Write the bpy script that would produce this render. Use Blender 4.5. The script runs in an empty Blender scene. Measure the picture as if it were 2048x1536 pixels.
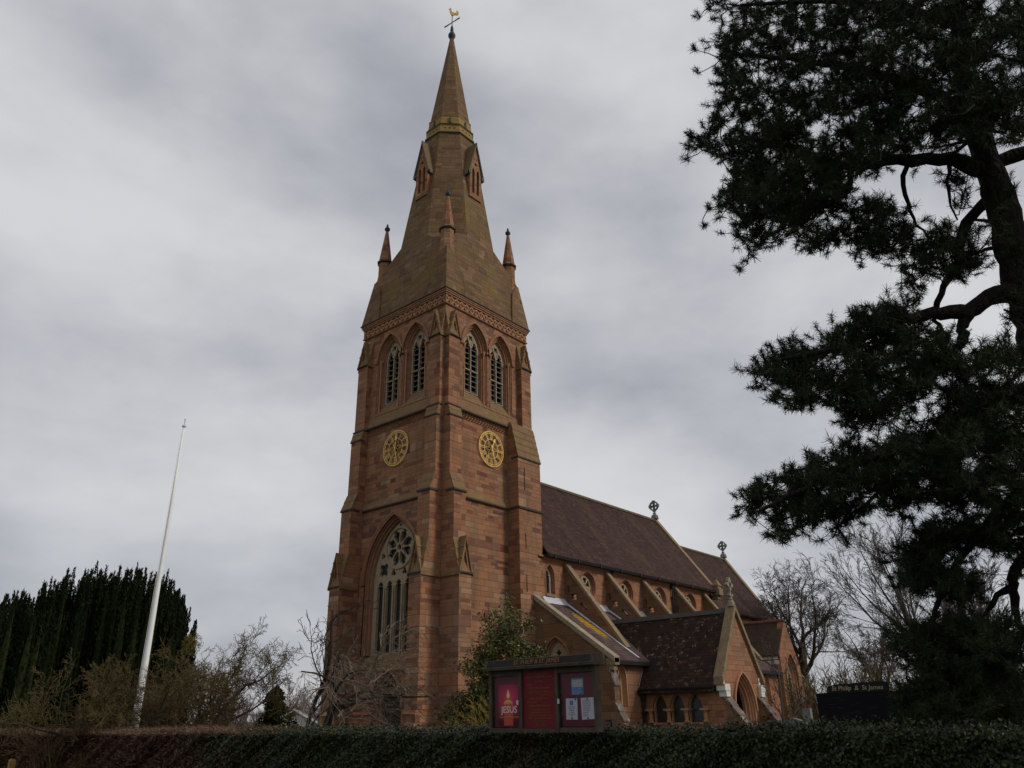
import bpy, bmesh, math, random
from mathutils import Vector, Matrix
from mathutils.geometry import tessellate_polygon
pi = math.pi
rad = math.radians
sc = bpy.context.scene
col = sc.collection

# ------------------------------------------------------------------ camera, sky, sun, exposure
EYE = Vector((-28.378, -28.895, 1.65))
AZ, PITCH, ROLL = rad(40.0806), rad(23.4196), rad(-1.0390)
fh = Vector((math.cos(AZ), math.sin(AZ), 0)); upv = Vector((0, 0, 1)); rt = fh.cross(upv)
FW = fh * math.cos(PITCH) + upv * math.sin(PITCH)
UU = -fh * math.sin(PITCH) + upv * math.cos(PITCH)
RT = rt * math.cos(ROLL) + UU * math.sin(ROLL)
UP = -rt * math.sin(ROLL) + UU * math.cos(ROLL)
cd = bpy.data.cameras.new('camera'); cam = bpy.data.objects.new('camera', cd); col.objects.link(cam)
cd.sensor_width = 36; cd.lens = 1535.43 / 2048 * 36; cd.clip_start = 0.1; cd.clip_end = 3000
M = Matrix((RT, UP, -FW)).transposed().to_4x4(); M.translation = EYE
cam.matrix_world = M; sc.camera = cam

SUN_EL, SUN_AZ = rad(34), rad(-62)          # azimuth counted from +x (east) towards +y (north)
w = bpy.data.worlds.new('World'); sc.world = w; w.use_nodes = True
nt = w.node_tree; nt.nodes.clear()
def wn(t, **k):
    n = nt.nodes.new(t)
    for a, b in k.items(): setattr(n, a, b)
    return n
out = wn('ShaderNodeOutputWorld'); mixs = wn('ShaderNodeMixShader'); bg1 = wn('ShaderNodeBackground'); bg2 = wn('ShaderNodeBackground')
sky = wn('ShaderNodeTexSky', sky_type='NISHITA', sun_disc=False, sun_elevation=SUN_EL, sun_rotation=pi / 2 - SUN_AZ)
tc = wn('ShaderNodeTexCoord'); mp = wn('ShaderNodeMapping'); mp.inputs['Scale'].default_value = (1.0, 1.0, 1.9); mp.inputs['Location'].default_value = (-0.0148, -1.403, 0.5496)
n1 = wn('ShaderNodeTexNoise'); n1.inputs['Scale'].default_value = 2.1; n1.inputs['Detail'].default_value = 8; n1.inputs['Roughness'].default_value = .48; n1.inputs['Distortion'].default_value = 0
rp = wn('ShaderNodeValToRGB'); rp.color_ramp.interpolation = 'B_SPLINE'
for p, c in ((.28, (.23, .24, .272)), (.40, (.32, .328, .354)), (.52, (.408, .413, .431)), (.66, (.52, .521, .526))):
    e = rp.color_ramp.elements.new(p); e.color = (*c, 1)
rp.color_ramp.elements.remove(rp.color_ramp.elements[0]); rp.color_ramp.elements.remove(rp.color_ramp.elements[-1])
L = nt.links.new
L(tc.outputs['Generated'], mp.inputs['Vector']); L(mp.outputs['Vector'], n1.inputs['Vector']); n2 = wn('ShaderNodeTexNoise'); n2.inputs['Scale'].default_value = 5.5; n2.inputs['Detail'].default_value = 8; n2.inputs['Roughness'].default_value = .55; L(mp.outputs['Vector'], n2.inputs['Vector'])
nm = wn('ShaderNodeMath', operation='MULTIPLY_ADD'); L(n2.outputs['Fac'], nm.inputs[0]); nm.inputs[1].default_value = .24; nm.inputs[2].default_value = -.12
na = wn('ShaderNodeMath', operation='ADD'); L(n1.outputs['Fac'], na.inputs[0]); L(nm.outputs[0], na.inputs[1]); L(na.outputs[0], rp.inputs['Fac'])
L(sky.outputs['Color'], bg1.inputs['Color']); bg1.inputs['Strength'].default_value = .08
L(rp.outputs['Color'], bg2.inputs['Color']); bg2.inputs['Strength'].default_value = 1.0
mixs.inputs['Fac'].default_value = .93
L(bg1.outputs[0], mixs.inputs[1]); L(bg2.outputs[0], mixs.inputs[2]); L(mixs.outputs[0], out.inputs['Surface'])
sl = bpy.data.lights.new('sun', 'SUN'); sl.energy = 1.25; sl.angle = rad(13); sl.color = (1, .93, .84)
so = bpy.data.objects.new('sun', sl); col.objects.link(so)
sd = Vector((math.cos(SUN_EL) * math.cos(SUN_AZ), math.cos(SUN_EL) * math.sin(SUN_AZ), math.sin(SUN_EL)))
so.rotation_euler = sd.to_track_quat('Z', 'Y').to_euler()
sc.view_settings.view_transform = 'Standard'; sc.view_settings.look = 'None'; sc.view_settings.exposure = 0.45; sc.view_settings.gamma = 1
sc.render.engine = 'CYCLES'
try:
    sc.cycles.max_bounces = 6; sc.cycles.transparent_max_bounces = 6
except Exception: pass

# ------------------------------------------------------------------ helpers
def bearing(px, py, dist):
    """point at a horizontal distance from the eye, along the bearing and elevation read off the survey of the place"""
    d = FW + RT * ((px - 1024) / 1535.43) - UP * ((py - 768) / 1535.43)
    return EYE + d * (dist / math.hypot(d.x, d.y))

class MB:
    def __init__(s): s.v = []; s.f = []; s.m = []
    def add(s, vs, fs, mi=0):
        o = len(s.v); s.v += [tuple(p) for p in vs]
        for f in fs: s.f.append(tuple(o + i for i in f)); s.m.append(mi)
    def box(s, x0, x1, y0, y1, z0, z1, mi=0):
        s.add([(x0,y0,z0),(x1,y0,z0),(x1,y1,z0),(x0,y1,z0),(x0,y0,z1),(x1,y0,z1),(x1,y1,z1),(x0,y1,z1)],
              [(0,3,2,1),(4,5,6,7),(0,1,5,4),(1,2,6,5),(2,3,7,6),(3,0,4,7)], mi)
    def fbox(s, fr, u0, u1, v0, v1, d0, d1, mi=0):
        s.plate(fr, [(u0,v0),(u1,v0),(u1,v1),(u0,v1)], [], d0, d1, mi)
    def plate(s, fr, outer, holes, d0, d1, mi=0, back=True, sides=True):
        loops = [outer] + holes
        tri = tessellate_polygon([[Vector((p[0], p[1], 0)) for p in l] for l in loops])
        flat = [p for l in loops for p in l]; n = len(flat)
        s.add([fr(p[0], p[1], d1) for p in flat], tri, mi)
        if back: s.add([fr(p[0], p[1], d0) for p in flat], [t[::-1] for t in tri], mi)
        if sides:
            for l in loops:
                k = len(l)
                s.add([fr(p[0], p[1], d0) for p in l] + [fr(p[0], p[1], d1) for p in l], [(i, (i+1) % k, k + (i+1) % k, k + i) for i in range(k)], mi)
    def extr(s, fr, prof, u0, u1, mi=0):      # profile of (d, v) swept along the wall
        k = len(prof)
        a = [fr(u0, v, d) for d, v in prof]; b = [fr(u1, v, d) for d, v in prof]
        tri = tessellate_polygon([[Vector((d, v, 0)) for d, v in prof]])
        s.add(a, tri, mi); s.add(b, [t[::-1] for t in tri], mi)
        s.add(a + b, [(i, (i+1) % k, k + (i+1) % k, k + i) for i in range(k)], mi)
    def loft(s, rings, closed=False, mi=0, caps=False):
        k = len(rings[0]); vs = [p for r in rings for p in r]; fs = []
        for j in range(len(rings) - 1):
            for i in range(k if closed else k - 1):
                i2 = (i + 1) % k
                fs.append((j*k+i, j*k+i2, (j+1)*k+i2, (j+1)*k+i))
        if caps: fs += [tuple(range(k))[::-1], tuple((len(rings)-1)*k + i for i in range(k))]
        s.add(vs, fs, mi)
    def lathe(s, cx, cy, prof, n=12, ph=0, mi=0):
        s.loft([[(cx + r*math.cos(ph + 2*pi*i/n), cy + r*math.sin(ph + 2*pi*i/n), z) for i in range(n)] for r, z in prof], True, mi, True)
    def tube(s, pts, rs, n=5, mi=0):
        pts = [Vector(p) for p in pts]; rings = []
        ref = Vector((.31, .17, .93))
        for i, p in enumerate(pts):
            t = (pts[min(i+1, len(pts)-1)] - pts[max(i-1, 0)])
            if t.length < 1e-7: t = Vector((0,0,1))
            t.normalize(); a = t.cross(ref)
            if a.length < .05: a = t.cross(Vector((1,0,0)))
            a.normalize(); b = t.cross(a)
            rings.append([p + (a*math.cos(2*pi*k/n) + b*math.sin(2*pi*k/n)) * rs[i] for k in range(n)])
        s.loft(rings, True, mi, n > 3)
    def hull(s, pts, mi=0):
        bm = bmesh.new()
        for p in pts: bm.verts.new(p)
        bmesh.ops.convex_hull(bm, input=bm.verts)
        bm.verts.index_update(); bm.verts.ensure_lookup_table()
        s.add([v.co[:] for v in bm.verts], [tuple(v.index for v in f.verts) for f in bm.faces], mi); bm.free()
    def build(s, name, mats, parent=None, smooth=False, loc=None):
        me = bpy.data.meshes.new(name)
        vs = s.v
        if loc is not None: vs = [(p[0]-loc[0], p[1]-loc[1], p[2]-loc[2]) for p in vs]
        me.from_pydata(vs, [], s.f)
        for m_ in (mats if isinstance(mats, (list, tuple)) else [mats]): me.materials.append(m_)
        if any(s.m): me.polygons.foreach_set('material_index', s.m)
        if smooth: me.polygons.foreach_set('use_smooth', [True]*len(me.polygons))
        me.update()
        o = bpy.data.objects.new(name, me); col.objects.link(o)
        if loc is not None: o.location = loc
        if parent is not None: o.parent = parent
        return o

def tag(o, label=None, cat=None, group=None, kind=None):
    if label: o['label'] = label
    if cat: o['category'] = cat
    if group: o['group'] = group
    if kind: o['kind'] = kind
    return o
def empty(name, loc=(0,0,0)):
    o = bpy.data.objects.new(name, None); col.objects.link(o); o.location = loc; o.empty_display_size = .2; return o

def FS(y0): return lambda u, v, d: (u, y0 - d, v)        # wall looking south, u to the east
def FWst(x0): return lambda u, v, d: (x0 - d, -u, v)     # wall looking west, u to the south
def FN(y0): return lambda u, v, d: (-u, y0 + d, v)
def FE(x0): return lambda u, v, d: (x0 + d, u, v)

def archR(hw, h): return (hw*hw + h*h) / (2*hw)
def arch(cx, zb, zs, hw, R, o=0, n=9):
    c = R - hw; r = R + o; a1 = math.acos(max(-1, min(1, c / r)))
    Lh = [(cx + c - r*math.cos(a1*i/n), zs + r*math.sin(a1*i/n)) for i in range(n+1)]
    Rh = [(2*cx - p[0], p[1]) for p in Lh[:-1]][::-1]
    return [(cx-hw-o, zb)] + Lh + Rh + [(cx+hw+o, zb)]
def cusped(cx, zb, zs, hw, R, n=10):
    p = arch(cx, zb, zs, hw, R, 0, n); q = []
    for i, (u, v) in enumerate(p):
        k = min(i, len(p)-1-i)
        if k == 4: u = cx + (u - cx)*.42; v -= .0
        q.append((u, v))
    return q
def circ(cx, cz, r, n=28, a0=0): return [(cx + r*math.cos(a0+2*pi*i/n), cz + r*math.sin(a0+2*pi*i/n)) for i in range(n)]
def foil(cx, cz, r, k, rot=0, n=32):
    q = []
    for i in range(n):
        a = 2*pi*i/n; rr = r*(.58 + .42*abs(math.cos(k*(a-rot)/2)))
        q.append((cx + rr*math.cos(a), cz + rr*math.sin(a)))
    return q
def jambs(mb, fr, A, steps, mi=0):           # stepped, moulded jambs: successive outlines (offset, depth)
    mb.loft([[fr(u, v, d) for u, v in arch(*A[:5], o)] for o, d in steps], False, mi)
def hood(mb, fr, A, o0, o1, d0, d1, zcut, mi=0):
    a = [p for p in arch(*A[:5], o0)][1:-1]; b = [p for p in arch(*A[:5], o1)][1:-1]
    if zcut is not None:
        a = [(a[0][0], zcut)] + a + [(a[-1][0], zcut)]; b = [(b[0][0], zcut)] + b + [(b[-1][0], zcut)]
    mb.loft([[fr(u, v, d0) for u, v in a], [fr(u, v, d1) for u, v in a], [fr(u, v, d1) for u, v in b], [fr(u, v, d0) for u, v in b]], False, mi)

# ------------------------------------------------------------------ materials
class NM:
    def __init__(s, name):
        s.mat = bpy.data.materials.new(name); s.mat.use_nodes = True; s.t = s.mat.node_tree; s.t.nodes.clear()
        s.o = s.n('ShaderNodeOutputMaterial'); s.b = s.n('ShaderNodeBsdfPrincipled'); s.t.links.new(s.b.outputs[0], s.o.inputs['Surface'])
        s.b.inputs['Roughness'].default_value = .85; s.b.inputs['Specular IOR Level'].default_value = .25
    def n(s, t, **k):
        x = s.t.nodes.new(t)
        for a, b in k.items(): setattr(x, a, b)
        return x
    def put(s, v, sock):
        if isinstance(v, (int, float)): sock.default_value = v
        elif isinstance(v, tuple): sock.default_value = (*v, 1) if len(v) == 3 and len(sock.default_value) == 4 else v
        else: s.t.links.new(v, sock)
    def math(s, op, a, b=0, c=0):
        x = s.n('ShaderNodeMath', operation=op)
        for i, v in enumerate((a, b, c)): s.put(v, x.inputs[i])
        return x.outputs[0]
    def mix(s, f, a, b, mode='MIX'):
        x = s.n('ShaderNodeMix', data_type='RGBA', blend_type=mode); s.put(f, x.inputs['Factor']); s.put(a, x.inputs['A']); s.put(b, x.inputs['B']); return x.outputs['Result']
    def comb(s, a, b, c):
        x = s.n('ShaderNodeCombineXYZ')
        for i, v in enumerate((a, b, c)): s.put(v, x.inputs[i])
        return x.outputs[0]
    def sep(s, v):
        x = s.n('ShaderNodeSeparateXYZ'); s.put(v, x.inputs[0]); return x.outputs
    def noise(s, vec, scale, detail=4, rough=.55, dist=0):
        x = s.n('ShaderNodeTexNoise'); s.put(vec, x.inputs['Vector']); x.inputs['Scale'].default_value = scale; x.inputs['Detail'].default_value = detail
        x.inputs['Roughness'].default_value = rough; x.inputs['Distortion'].default_value = dist; return x.outputs['Fac']
    def white(s, vec):
        x = s.n('ShaderNodeTexWhiteNoise', noise_dimensions='3D'); s.put(vec, x.inputs['Vector']); return x.outputs['Value']
    def ramp(s, fac, stops, interp='LINEAR'):
        x = s.n('ShaderNodeValToRGB'); cr = x.color_ramp; cr.interpolation = interp
        cr.elements[0].position = stops[0][0]; cr.elements[0].color = (*stops[0][1], 1); cr.elements[1].position = stops[-1][0]; cr.elements[1].color = (*stops[-1][1], 1)
        for p, c in stops[1:-1]:
            e = cr.elements.new(p); e.color = (*c, 1)
        s.put(fac, x.inputs['Fac']); return x.outputs['Color']
    def step(s, v, a, b):
        x = s.n('ShaderNodeMapRange', interpolation_type='SMOOTHSTEP'); s.put(v, x.inputs['Value']); x.inputs['From Min'].default_value = a; x.inputs['From Max'].default_value = b; return x.outputs['Result']
    def obj(s): return s.n('ShaderNodeTexCoord').outputs['Object']
    def norm(s): return s.n('ShaderNodeNewGeometry').outputs['True Normal']
    def island(s): return s.n('ShaderNodeNewGeometry').outputs['Random Per Island']
    def bump(s, h, strength=.5, dist=.02):
        x = s.n('ShaderNodeBump'); x.inputs['Strength'].default_value = strength; x.inputs['Distance'].default_value = dist; s.put(h, x.inputs['Height']); s.t.links.new(x.outputs[0], s.b.inputs['Normal'])
    def color(s, c): s.put(c, s.b.inputs['Base Color']); return s.mat

def ashlar(name, stones, h=.235, wd=.72, stain=.6, stain_col=(.10, .085, .06), moss=.35, moss_col=(.175, .125, .065), joint=.6, seed=0.):
    m = NM(name); P = m.obj(); x, y, z = m.sep(P)[0:3]; nx = m.math('ABSOLUTE', m.sep(m.norm())[0])
    u = m.mix(m.math('GREATER_THAN', nx, .6), m.comb(x, 0, 0), m.comb(y, 0, 0)); u = m.sep(u)[0]
    zz = m.math('ADD', z, m.math('ADD', m.math('MULTIPLY', m.math('SINE', m.math('MULTIPLY', z, 2.9)), .13), m.math('MULTIPLY', m.math('SINE', m.math('MULTIPLY', z, 5.1)), .06)))
    vz = m.math('DIVIDE', zz, h); row = m.math('FLOOR', vz); fz = m.math('FRACT', vz)
    r1 = m.white(m.comb(row, seed, 3.3)); wv = m.math('MULTIPLY', m.math('ADD', m.math('MULTIPLY', r1, 1.1), .5), wd)
    uu = m.math('ADD', m.math('DIVIDE', u, wv), m.math('MULTIPLY', r1, 37.3)); ci = m.math('FLOOR', uu); fu = m.math('FRACT', uu)
    idv = m.white(m.comb(row, ci, m.math('ADD', m.math('GREATER_THAN', nx, .6), seed)))
    ju = m.math('MULTIPLY', m.math('MINIMUM', fu, m.math('SUBTRACT', 1, fu)), wv); jz = m.math('MULTIPLY', m.math('MINIMUM', fz, m.math('SUBTRACT', 1, fz)), h)
    jm = m.math('SUBTRACT', 1, m.step(m.math('ADD', m.math('MINIMUM', ju, jz), m.math('MULTIPLY', m.math('SUBTRACT', m.noise(P, 11, 3), .5), .02)), .004, .02))
    c = m.ramp(idv, stones)
    grain = m.noise(P, 9, 5, .65); c = m.mix(m.math('MULTIPLY', grain, .45), c, m.mix(1., c, (.55, .52, .5), 'MULTIPLY'))
    bed = m.noise(m.comb(m.math('MULTIPLY', x, 1.2), m.math('MULTIPLY', y, 1.2), m.math('MULTIPLY', z, 14)), 1.6, 4); c = m.mix(m.math('MULTIPLY', m.step(bed, .5, .75), .3), c, (.36, .25, .17))
    st = m.step(m.noise(m.comb(m.math('MULTIPLY', x, 1.6), m.math('MULTIPLY', y, 1.6), m.math('MULTIPLY', z, .35)), .9, 6, .65), .45, .75)
    c = m.mix(m.math('MULTIPLY', st, stain), c, stain_col)
    ms = m.step(m.noise(m.comb(x, y, m.math('ADD', z, 11.)), .55, 7, .68), .48, .72)
    c = m.mix(m.math('MULTIPLY', ms, moss), c, moss_col)
    # damp drips running down under the ledges, and soot in larger patches
    dr = m.step(m.noise(m.comb(m.math('MULTIPLY', x, 3.2), m.math('MULTIPLY', y, 3.2), m.math('MULTIPLY', z, .22)), 1.1, 5, .7), .54, .74)
    c = m.mix(m.math('MULTIPLY', dr, .55), c, (.115, .075, .05))
    gp_ = m.step(m.noise(m.comb(x, m.math('ADD', y, 31.), z), .32, 5, .6), .5, .68); c = m.mix(m.math('MULTIPLY', gp_, .3), c, (.21, .155, .105))
    wear = m.step(m.noise(P, 4.5, 5, .7), .56, .72); c = m.mix(m.math('MULTIPLY', wear, .28), c, (.17, .085, .055))
    c = m.mix(m.math('MULTIPLY', jm, joint), c, (.085, .058, .042))
    m.bump(m.math('ADD', m.math('MULTIPLY', jm, -1.), m.math('MULTIPLY', grain, .6)), .5, .02); m.b.inputs['Roughness'].default_value = .92
    return m.color(c)
RED = [(0, (.125, .045, .032)), (.06, (.18, .068, .042)), (.13, (.225, .082, .046)), (.2, (.295, .127, .062)), (.42, (.32, .142, .070)), (.62, (.36, .162, .078)), (.74, (.305, .152, .085)), (.86, (.225, .095, .058)), (.94, (.365, .19, .105)), (1, (.39, .235, .14))]
SOUTH = [(0, (.22, .085, .048)), (.15, (.32, .138, .070)), (.5, (.37, .165, .082)), (.8, (.345, .16, .085)), (1, (.27, .11, .062))]
stone = ashlar('red_sandstone', RED)
stone_low = ashlar('warm_sandstone', SOUTH, h=.235, wd=.6, stain=.35, moss=.2, seed=5.)
stone_old = ashlar('stained_sandstone', [(0, (.12, .062, .034)), (.4, (.21, .105, .05)), (.7, (.17, .09, .048)), (1, (.27, .14, .07))], h=.28, wd=.55, stain=.6, moss=.5, moss_col=(.13, .10, .04), seed=2.)
spire_m = ashlar('spire_sandstone', [(0, (.105, .058, .029)), (.25, (.175, .10, .044)), (.5, (.145, .082, .038)), (.75, (.215, .128, .06)), (.9, (.17, .075, .04)), (1, (.25, .165, .085))], h=.27, wd=.5, stain=.5, stain_col=(.10, .066, .038), moss=.9, moss_col=(.165, .118, .026), joint=.85, seed=9.)
def plain(name, a, b, scale=6, rough=.9, bumps=.35, patch=None, pamt=.6, metal=0):
    m = NM(name); P = m.obj(); n = m.noise(P, scale, 6, .62); c = m.ramp(n, [(.3, a), (.7, b)])
    if patch: c = m.mix(m.math('MULTIPLY', m.step(m.noise(m.comb(m.sep(P)[1], m.sep(P)[0], m.sep(P)[2]), scale*.45, 6, .7), .5, .68), pamt), c, patch)
    if bumps: m.bump(n, bumps, .015)
    m.b.inputs['Roughness'].default_value = rough; m.b.inputs['Metallic'].default_value = metal
    return m.color(c)
mossy = plain('mossy_weathering_stone', (.155, .092, .047), (.23, .138, .068), 3, patch=(.155, .12, .04), pamt=.65)
coping = plain('grey_coping_stone', (.18, .125, .075), (.27, .195, .115), 5, patch=(.12, .095, .06), pamt=.7)
mould = plain('moulded_red_stone', (.22, .105, .06), (.295, .15, .085), 5, patch=(.14, .08, .045), pamt=.5)
moulda = plain('dressed_warm_stone', (.33, .165, .088), (.40, .21, .115), 5, patch=(.24, .13, .07), pamt=.4)
tracery = plain('buff_tracery_stone', (.27, .21, .14), (.36, .285, .19), 7, patch=(.18, .13, .08), pamt=.45)
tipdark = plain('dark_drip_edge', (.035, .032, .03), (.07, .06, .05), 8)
paleflake = plain('limewashed_stone', (.55, .52, .46), (.72, .70, .64), 9, patch=(.35, .24, .16), pamt=.5)
lead = plain('lead_flashing', (.42, .43, .46), (.58, .60, .64), 4, .55, .15)
iron = plain('black_iron', (.012, .012, .013), (.025, .025, .027), 10, .6, .2)
copper = plain('verdigris_copper', (.016, .034, .036), (.035, .06, .062), 9, .6, .2)
louvre_m = plain('slate_louvre', (.05, .055, .055), (.085, .09, .09), 6, .6)
dark = plain('dark_interior', (.008, .008, .009), (.012, .012, .012), 4, .9, 0)
door_m = plain('dark_oak_door', (.03, .018, .012), (.045, .028, .018), 8, .7)
m = NM('gilding'); m.b.inputs['Metallic'].default_value = .2; m.b.inputs['Roughness'].default_value = .45; gold = m.color(m.ramp(m.noise(m.obj(), 9), [(.3, (.60, .38, .09)), (.7, (.82, .58, .18))]))
m = NM('leaded_glass'); P = m.obj(); x, y, z = m.sep(P)[0:3]
h1 = m.math('PINGPONG', m.math('ADD', m.math('ADD', x, y), z), .07); h2 = m.math('PINGPONG', m.math('SUBTRACT', m.math('ADD', x, y), z), .07)
gl = m.step(m.math('MINIMUM', h1, h2), .006, .012); c = m.mix(gl, (.02, .02, .02), m.ramp(m.noise(P, 7), [(.3, (.012, .016, .018)), (.7, (.035, .045, .05))]))
m.b.inputs['Roughness'].default_value = .28; m.b.inputs['Specular IOR Level'].default_value = .45; m.bump(m.noise(P, 14), .25, .02); glass = m.color(c)
def tiles(name, cols, sx, sz, axis='x', spots=None, streak=.5, streak_col=(.16, .12, .06), yellow=None, spot_amt=.07):
    m = NM(name); P = m.obj(); x, y, z = m.sep(P)[0:3]; u = x if axis == 'x' else y
    vz = m.math('DIVIDE', z, sz); row = m.math('FLOOR', vz); fz = m.math('FRACT', vz)
    uu = m.math('ADD', m.math('DIVIDE', u, sx), m.math('MULTIPLY', m.math('MODULO', row, 2), .5)); ci = m.math('FLOOR', uu); fu = m.math('FRACT', uu)
    idv = m.white(m.comb(row, ci, 1.7)); c = m.ramp(idv, cols)
    stv = m.noise(m.comb(m.math('MULTIPLY', x, 1. if axis == 'x' else .18), m.math('MULTIPLY', y, .18 if axis == 'x' else 1.), m.math('MULTIPLY', z, .16)), 1.15, 6, .62)
    c = m.mix(m.math('MULTIPLY', m.step(stv, .45, .72), streak), c, streak_col)
    pn = m.noise(P, 1.1, 5, .6); c = m.mix(m.math('MULTIPLY', m.step(pn, .5, .7), .45), c, m.mix(1., c, (.5, .45, .5), 'MULTIPLY'))
    if spots:
        s2 = m.math('MULTIPLY', m.math('GREATER_THAN', m.white(m.comb(row, ci, 9.1)), 1 - spot_amt), m.step(m.noise(P, 12, 4, .75), .53, .66)); c = m.mix(s2, c, spots)
    if yellow:
        (cx, cy, rx, ry), yc = yellow
        dx = m.math('DIVIDE', m.math('SUBTRACT', m.math('ADD', x, m.math('MULTIPLY', m.noise(m.comb(m.math('MULTIPLY', x, 3.), m.math('MULTIPLY', y, .6), 0), 2, 4), .8)), cx + .4), rx); dy = m.math('DIVIDE', m.math('SUBTRACT', y, cy), ry)
        dd = m.math('ADD', m.math('MULTIPLY', dx, dx), m.math('MULTIPLY', dy, dy)); yn = m.noise(m.comb(m.math('MULTIPLY', x, 1.), m.math('MULTIPLY', y, 1.7), m.math('MULTIPLY', z, 1.)), 4.5, 7, .75); c = m.mix(m.math('MULTIPLY', m.math('SUBTRACT', 1, m.step(m.math('ADD', m.math('MULTIPLY', dd, .55), m.math('MULTIPLY', yn, 1.5)), .85, 1.2)), .9), c, yc)
    jm = m.math('MAXIMUM', m.math('LESS_THAN', fz, .16), m.math('LESS_THAN', m.math('MINIMUM', fu, m.math('SUBTRACT', 1, fu)), .03)); c = m.mix(m.math('MULTIPLY', jm, .7), c, (.014, .011, .010))
    m.bump(m.math('ADD', m.math('SUBTRACT', 1, fz), m.math('MULTIPLY', idv, .5)), .6, .03); m.b.inputs['Roughness'].default_value = .9; m.b.inputs['Specular IOR Level'].default_value = .12
    return m.color(c)
nave_tile = tiles('nave_tiles', [(0, (.034, .019, .017)), (.4, (.056, .030, .025)), (.75, (.046, .024, .022)), (1, (.085, .044, .032))], .28, .13, 'x', streak=.55, streak_col=(.095, .060, .034))
aisle_slate = tiles('aisle_slates', [(0, (.065, .042, .044)), (.5, (.09, .056, .056)), (1, (.115, .072, .068))], .3, .12, 'x', streak=.3, streak_col=(.18, .14, .10), yellow=((4.7, -5.9, .62, 1.35), (.42, .24, .02)))
porch_tile = tiles('porch_tiles', [(0, (.020, .014, .012)), (.4, (.040, .024, .018)), (.75, (.028, .018, .015)), (.9, (.062, .032, .019)), (1, (.085, .040, .022))], .2, .14, 'y', spots=(.34, .30, .26), streak=.35, streak_col=(.03, .026, .02), spot_amt=.16)
ridge_m = plain('ridge_tiles', (.055, .05, .05), (.09, .075, .07), 6)
ridge_red = plain('red_ridge_tiles', (.16, .06, .045), (.21, .085, .06), 6)

# ------------------------------------------------------------------ ground
m = NM('churchyard_grass'); P = m.obj(); g = m.noise(P, .35, 8, .7); c = m.ramp(g, [(.3, (.03, .045, .015)), (.6, (.055, .07, .022)), (.8, (.075, .07, .03))]); m.bump(m.noise(P, 12, 4), .6, .05); grass = m.color(c)
mb = MB(); mb.add([(-1200, -1200, 0), (1200, -1200, 0), (1200, 1200, 0), (-1200, 1200, 0)], [(0, 1, 2, 3)])
tag(mb.build('ground', grass), kind='structure')
m = NM('worn_asphalt'); P = m.obj(); m.bump(m.noise(P, 60, 3), .5, .01); asphalt = m.color(m.ramp(m.noise(P, 2, 8, .7), [(.3, (.04, .04, .042)), (.7, (.065, .063, .06))]))
mb = MB(); mb.box(-34, -26.9, -300, 300, -.2, .02); tag(mb.build('road', asphalt), kind='structure')
mb = MB(); mb.box(-26.9, -24.9, -300, 300, -.2, .13); tag(mb.build('pavement', plain('pavement_tarmac', (.06, .06, .06), (.085, .08, .075), 3)), kind='structure')

# ------------------------------------------------------------------ church
church = tag(empty('church'), 'red sandstone church with a tall spired tower at its west end', 'church')
W = 3.3
def rot(fr0): return fr0
SIDES = {'S': FS(-W), 'W': FWst(-W), 'N': FN(W), 'E': FE(W)}
ft, fw = SIDES['S'], SIDES['W']
# --- tower walls
mb = MB()
WWA = (0, 4.45, 7.85, 1.83, 3.22)          # west window
DOOR = (-.05, 0., 2.15, .75, archR(.75, 1.25))
wwhole = arch(*WWA, .27); wwhole = [(u, max(v, 3.85)) for u, v in wwhole]; wwhole[0] = (wwhole[0][0], 3.85); wwhole[-1] = (wwhole[-1][0], 3.85)
drhole = arch(*DOOR, .3); drhole[0] = (drhole[0][0], .02); drhole[-1] = (drhole[-1][0], .02)
mb.plate(fw, [(-W, 0), (W, 0), (W, 16.15), (-W, 16.15)], [wwhole, drhole], -.6, 0)
mb.plate(ft, [(-W+.6, 0), (W, 0), (W, 16.15), (-W+.6, 16.15)], [], -.6, 0, back=False)
mb.plate(ft, [(-W, 0), (-W+.6, 0), (-W+.6, 16.15), (-W, 16.15)], [], -.01, 0, back=False, sides=False)
mb.plate(SIDES['N'], [(-W, 0), (W, 0), (W, 16.15), (-W, 16.15)], [], -.3, 0, back=False)
mb.plate(SIDES['E'], [(-W, 0), (W, 0), (W, 16.15), (-W, 16.15)], [], -.3, 0, back=False)
BW = []
for c0 in (-1.03, 1.03): BW.append((c0, 16.8, 20.0, .62, 1.285))
for k, fr in SIDES.items():
    mb.plate(fr, [(-W, 16.15), (W, 16.15), (W, 22.0), (-W, 22.0)], [arch(*a, .36) for a in BW] if k in 'SW' else [], -.02, 0, back=False, sides=False)
tower = mb.build('tower_wall', stone, church)
# --- plinth and strings
mb = MB()
for k, fr in SIDES.items():
    mb.extr(fr, [(0, 0), (.16, 0), (.16, 1.45), (.09, 1.55), (.09, 1.78), (.14, 1.83), (0, 1.95)], -W+.06, (-.95 if k == 'W' else W-.06))
    if k == 'W': mb.extr(fr, [(0, 0), (.16, 0), (.16, 1.45), (.09, 1.55), (.09, 1.78), (.14, 1.83), (0, 1.95)], 1.25, W-.06)
mb.build('plinth', stone_low, church)
mb = MB()
for fr in SIDES.values():
    mb.extr(fr, [(0, 11.5), (.06, 11.52), (.13, 11.58), (.13, 11.66), (0, 11.95)], -W+.05, W-.05)
mb.build('string_course', mossy, church)
mb = MB()
for fr in SIDES.values(): mb.extr(fr, [(0, 16.02), (.08, 16.05), (.16, 16.12), (.16, 16.2), (0, 16.82)], -W+.05, W-.05)
mb.build('string_course', mossy, church)
for k in 'SW':
    for z0, d0 in ((11.535, .11), (16.06, .14)):
        mb = MB(); mb.fbox(SIDES[k], -2.48, 2.48, z0, z0+.067, d0, d0+.027); mb.build('drip_moulding', tipdark, church)
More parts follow.
